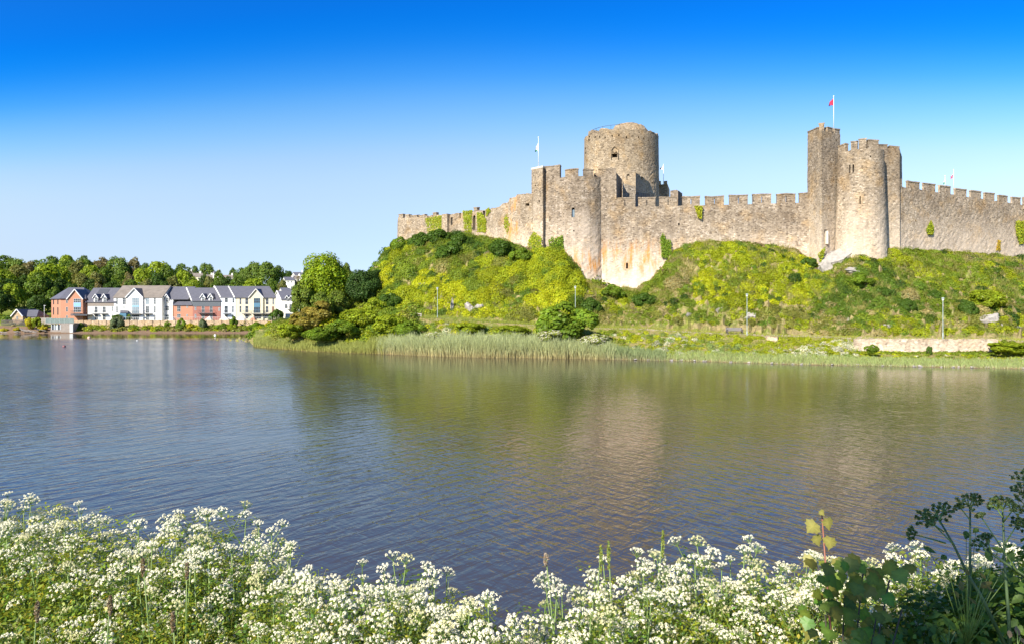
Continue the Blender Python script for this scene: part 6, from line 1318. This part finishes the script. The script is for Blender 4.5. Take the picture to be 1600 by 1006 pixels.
def near_grass(n, hmin, hmax, colors, wd=.0035, pxr=(-320, 1880)):
    px = rng.uniform(*pxr, n); de = d_edge(px); D = 1.7 + (de + .15 - 1.7) * rng.uniform(0, 1, n); x = (px - 800) / F * D; z = np.array([bank_z(a, b_) for a, b_ in zip(x, D)]); b = np.stack([x, D, z], 1); h = rng.uniform(hmin, hmax, n)
    l_ = rng.normal(0, .22, (n, 2)) * h[:, None]; side = unit(np.stack([np.ones(n), rng.normal(0, .7, n), np.zeros(n)], 1)) * wd; mid = b + np.stack([l_[:, 0] * .3, l_[:, 1] * .3, h * .55], 1); top = b + np.stack([l_[:, 0], l_[:, 1], h], 1)
    V = np.concatenate([np.stack([b - side, b + side, mid + side, mid - side], 1), np.stack([mid - side, mid + side, top + side * .15, top - side * .15], 1)]); cs = col_jit(np.array(colors)[rng.integers(0, len(colors), n)], n, .7, 1.3, .1); return V, np.concatenate([cs, cs])
stuff('undergrowth', [near_leaves(36000, .45, .80, [(.10, .19, .025), (.15, .25, .025), (.24, .32, .03), (.13, .22, .03)], .009, .45, dfar=-.3), near_leaves(72000, .05, .62, [(.06, .12, .02), (.11, .20, .025), (.18, .27, .025), (.28, .33, .03)], .014), near_leaves(14000, .3, .60, [(.30, .30, .03), (.38, .33, .03), (.20, .26, .03)], .017, .6), near_leaves(9000, .05, .5, [(.06, .11, .02), (.12, .19, .03)], .028, .45), near_leaves(16000, .25, .92, [(.13, .20, .03), (.19, .28, .03), (.26, .34, .04)], .014, .5, (1390, 1760), 1.8, -.45), near_leaves(9000, .50, .74, [(.36, .36, .04), (.30, .36, .04), (.42, .38, .05)], .009, .6, dfar=-.3)], M['leaf_near'])
stuff('bank_grass', [near_grass(5200, .3, .72, [(.16, .25, .03), (.24, .32, .05), (.30, .30, .08)])], M['leaf_near'])

# dock spikes, grass head
def spike_plant(px, ytop, D, label, cat='dock plant', name='dock_plant', colr=(.34, .26, .17), L=.075, lean=0.0, rad=.0065):
    lean = lean or rng.uniform(-.1, .1); tp = P(px, ytop, D); bx_ = tp.x + lean; bz_ = bank_z(bx_, D); t = empty(name, (bx_, D, bz_), label, cat); MB().tube([(bx_, D, bz_), (bx_ * .5 + tp.x * .5, D, (bz_ + tp.z) / 2), (tp.x, D, tp.z - .01)], [.004, .0035, .002], 5).build('stem', M['stem'], t)
    n = 170; f = rng.uniform(0, 1, n); r = rad * np.sin(np.pi * (f * .9 + .08)) ** .7; a = rng.uniform(0, 6.28, n); ax = np.array([(bx_ - tp.x) * .12, 0, -1.0]); c = np.array(tp) + ax[None] * (f * L)[:, None] + np.stack([np.cos(a) * r, np.sin(a) * r, 0 * a], 1)
    V = leaf_quads(c - np.array([bx_, D, bz_]), rnd_dirs(n), .0055 * rng.uniform(.6, 1.4, n), .7); link('seed_spike', quads_mesh('seed_spike', V, col_jit(np.array(colr), n, .6, 1.3, .1), M['leaf_near']), t)
for a in ((223, 872, 2.9, 'brown dock spike in the middle of the left flowers, left of two tall ones'), (292, 878, 3.0, 'brown dock spike in the middle of the left flowers, right of two tall ones'), (172, 930, 2.6, 'brown dock spike low at the left between white umbels'), (270, 955, 2.45, 'brown dock spike low under the left white umbels'), (58, 940, 2.5, 'thin brown dock spike closest to the left bottom corner')): spike_plant(*a)
spike_plant(853, 864, 2.9, 'single pale grass head leaning alone over the water at the dip', 'grass head', 'grass_head', (.50, .40, .30), .055, .10, .008)
for a in ((1036, 828, 3.3, 'tall green flower spike poking above the white umbels right of the dip'), (939, 850, 3.1, 'short green flower spike, left of a pair beside the dip'), (951, 845, 3.1, 'short green flower spike, right of a pair beside the dip')): spike_plant(*a, cat='flower spike', name='flower_spike', colr=(.32, .38, .08), L=.13, rad=.006)

# maple sapling
def maple_leaf(s_):
    half = [(0, -.34), (.12, -.36), (.34, -.40), (.40, -.24), (.62, -.12), (.50, .02), (.52, .20), (.33, .22), (.27, .36), (.13, .46), (0, .66)]
    pts = [(x * s_, y * s_) for x, y in half] + [(-x * s_, y * s_) for x, y in reversed(half[1:-1])]; return pts
t = empty('maple_sapling', (X(1300, 2.35), 2.35, bank_z(X(1300, 2.35), 2.35)), 'maple sapling with broad lobed leaves and a red-stemmed pale top', 'sapling')
base = Vector(t.location); tip = P(1284, 800, 2.35); st = MB(); st.tube([base, base.lerp(tip, .55) + Vector((.03, 0, 0)), tip], [.008, .005, .002], 6); st.build('stem', flat('red_stem', (.25, .09, .05), .5), t)
st = MB()
for (px, py) in ((1390, 905), (1350, 880), (1370, 960), (1290, 960), (1320, 930), (1410, 950)): st.tube([base + Vector((0, 0, .1)), P(px, py, 2.3)], [.005, .0025], 5)
st.build('branch', M['bark'], t)
lv = []; lc = []
def add_leaf(c, n_, up_, s_, cl):
    n_ = n_.normalized(); u = (up_ - n_ * up_.dot(n_)).normalized(); v_ = u.cross(n_); pts = [c + v_ * x + u * y - n_ * (x * x * 1.6 / s_ * .12) for x, y in maple_leaf(s_)]; cc = c
    for k in range(len(pts)): a, b_ = pts[k], pts[(k + 1) % len(pts)]; lv.append([cc, a, (a + b_) / 2, b_]); lc.append(cl)
rs = random.Random(9)
for (px, py, s_) in ((1270, 822, .05), (1294, 816, .042), (1277, 842, .04), (1297, 846, .045), (1284, 800, .022), (1265, 876, .045), (1310, 878, .042)):
    add_leaf(P(px, py, 2.33), Vector((rs.uniform(-.5, .5), -1, rs.uniform(.2, .8))), Vector((rs.uniform(-.8, .8), 0, -.6)), s_, (.33, .30, .07))
for k in range(125):
    px, py = rs.gauss(1335, 38), rs.uniform(872, 1030); add_leaf(P(px, py, 2.3 + rs.uniform(-.18, .2)), Vector((rs.uniform(-.5, .5), -.8, rs.uniform(.3, 1.1))), Vector((rs.uniform(-.7, .7), -.2, -1)), rs.uniform(.030, .052), (.18 * rs.uniform(.6, 1.3), .23 * rs.uniform(.75, 1.2), .03))
V = np.array([[tuple(q) for q in f] for f in lv]) - np.array(base); LC = np.repeat(np.array(lc)[:, None, :], 4, 1); LC[:, 0] *= 1.35; LC[:, 2] *= .95; LC *= rng.uniform(.9, 1.1, (len(LC), 1, 1)); link('leaves', quads_mesh('leaves', V, LC, M['leaf_near']), t)

# dark seed heads at the right
def seed_plant(pts, heads, D, label):
    b0 = P(*pts[0], D); t = empty('seed_head_plant', tuple(b0), label, 'seeding plant'); st = MB(); st.tube([P(a, b_, D + .02 * k) for k, (a, b_) in enumerate(pts)], [.0062 - .0032 * k / max(1, len(pts) - 1) for k in range(len(pts))], 7)
    st.build('stem', flat('dark_stem', (.09, .14, .05), .45, .3, 8), t)
    for (hx, hy, sx, sy, w_) in heads:                     # head centre, where its stalk leaves, width in px
        c = P(hx, hy, D + rng.uniform(-.05, .08)); s0 = P(sx, sy, D); r_ = w_ / F * D / 2; b = MB(); nk = c - (c - s0).normalized() * r_ * .9; b.tube([s0, s0.lerp(nk, .5), nk], [.0026, .0022, .0017], 5)
        ax = (c - s0).normalized(); u = ax.orthogonal().normalized(); v_ = ax.cross(u); bl = []
        for k in range(13):
            a = k * 2.4; rr = r_ * math.sqrt((k + .5) / 13); q = c + u * math.cos(a) * rr + v_ * math.sin(a) * rr - ax * (rr * rr / r_ * .45); b.tube([nk, q], [.0013, .001], 4, cap=False); bl.append(q)
        o = b.build('stalk', M['stem'], t)
        n = 22; C = np.concatenate([np.array(q)[None] + rng.normal(0, r_ * .075, (n, 3)) for q in bl]); V = leaf_quads(C - np.array(b0), rnd_dirs(len(C)), .0044 * rng.uniform(.7, 1.3, len(C)), .6); link('seed_head', quads_mesh('seed_head', V, col_jit(np.array((.20, .26, .08)), len(C), .6, 1.4, .12), M['leaf_near']), t)
    return t
seed_plant([(1572, 1010), (1530, 925), (1514, 900), (1490, 850), (1468, 812)], [(1462, 800, 1470, 818, 34), (1440, 806, 1475, 830, 30), (1478, 792, 1468, 812, 26), (1420, 832, 1478, 848, 24), (1452, 812, 1490, 850, 24)], 2.15, 'thick stemmed plant with dark seed heads leaning left out over the water')
seed_plant([(1578, 1010), (1576, 960), (1570, 880), (1567, 800)], [(1565, 778, 1567, 800, 40), (1588, 790, 1568, 815, 26), (1552, 785, 1567, 808, 24), (1592, 815, 1570, 850, 26)], 2.2, 'upright plant with a dark round seed head near the right edge')
seed_plant([(1515, 960), (1516, 880), (1516, 800)], [(1512, 778, 1516, 800, 36), (1526, 775, 1516, 796, 22), (1497, 788, 1516, 812, 18)], 2.4, 'slim plant with a dark seed head between the leaning and the upright ones')
seed_plant([(1640, 940), (1598, 898), (1565, 875), (1538, 856)], [(1532, 848, 1540, 858, 26), (1540, 835, 1550, 866, 18), (1530, 802, 1590, 893, 16)], 2.1, 'low arching plant with small seed heads reaching in from the right edge')
seed_plant([(1612, 1000), (1608, 880), (1604, 770)], [(1602, 742, 1604, 768, 34), (1594, 762, 1605, 785, 30), (1612, 780, 1606, 810, 40), (1600, 812, 1607, 850, 30)], 2.2, 'tallest plant with dark seed heads cut by the right edge')
def broad_leaves(items, D, colr, label, name='broad_leaf_plant'):
    c0 = P(items[0][0], 1010, D); t = empty(name, tuple(c0), label, 'plant'); V = []; C = []; st = MB()
    for (px, py, s_) in items:
        c = P(px, py, D + rng.uniform(-.06, .06)); n_ = Vector((rng.uniform(-.5, .5), -.7, .9)).normalized(); u = n_.orthogonal().normalized(); u.rotate(Matrix.Rotation(rng.uniform(0, 6.28), 3, n_)); v_ = n_.cross(u); st.tube([c0, c0.lerp(c, .6) + Vector((0, 0, .02)), c], [.0016, .0014, .001], 4)
        s_ *= .85; prof = [(0, -.5), (.15, -.40), (.28, -.12), (.25, .12), (.14, .36), (0, .62)]; pts = [c + v_ * x * s_ + u * y * s_ for x, y in prof] + [c + v_ * -x * s_ + u * y * s_ for x, y in reversed(prof[1:-1])]
        for k in range(len(pts)): a, b_ = pts[k], pts[(k + 1) % len(pts)]; V.append([tuple(q - c0) for q in (c - n_ * s_ * .05, a, (a + b_) / 2, b_)]); C.append(np.array(colr) * rng.uniform(.7, 1.3))
    st.build('stem', M['stem'], t); link('leaves', quads_mesh('leaves', np.array(V), np.array(C), M['leaf_near']), t)
broad_leaves([(1483, 973, .055), (1477, 995, .05), (1462, 998, .05), (1452, 975, .03), (1500, 990, .03)], 2.0, (.20, .27, .03), 'three-leaved bright green shoot at the bottom right')
broad_leaves([(1512, 893, .03), (1540, 913, .045), (1502, 915, .035), (1495, 928, .03), (1520, 938, .03), (1536, 899, .025), (1548, 920, .03)], 2.1, (.20, .17, .04), 'yellowing ragged leaves on the leaning seed plant')
broad_leaves([(1510, 835, .045), (1545, 868, .05), (1452, 858, .045), (1572, 905, .06), (1580, 870, .05), (1525, 828, .035), (1560, 858, .045), (1590, 935, .05), (1475, 870, .04)], 2.25, (.13, .21, .04), 'green leaves clustered among the dark seed heads')
broad_leaves([(1590, 985, .035), (1578, 990, .03), (1598, 1000, .03)], 2.0, (.26, .19, .12), 'withered tan leaves in the bottom right corner')

# dense leafy shrub in the corner
V, C = crown_quads(.42, 1.25, 46, 9000, .017, (.13, .22, .03), .0, 91, .9); sx_, sy_ = X(1615, 2.45), 2.45
t = empty('leafy_shrub', (sx_, sy_, bank_z(sx_, sy_)), 'dense dark green leafy shrub filling the right edge behind the seed heads', 'shrub'); link('foliage', quads_mesh('foliage', V, C, M['leaf_near']), t); link('trunk', trunk_mesh(.9, .012, .35, 92), t)
# a tree behind the viewer, out of frame, shades the right corner of the bank
V, C = crown_quads(1.05, 2.6, 30, 5200, .07, (.10, .18, .03), .0, 77, .9)
C_ = V.mean((0, 1)); TX, TY = 2.2 - 4.23, 2.2 - 6.03; zt_ = bank_z(TX, TY)
t = empty('young_tree', (TX, TY, zt_), 'slim leafy tree behind the viewer shading the bottom right corner', 'tree'); o = link('crown', quads_mesh('crown', V, C, M['leaf']), t); o.location = (0, 0, 11.9 - zt_ - 1.3); link('trunk', trunk_mesh(6.5, .08, 1.2, 78), t)
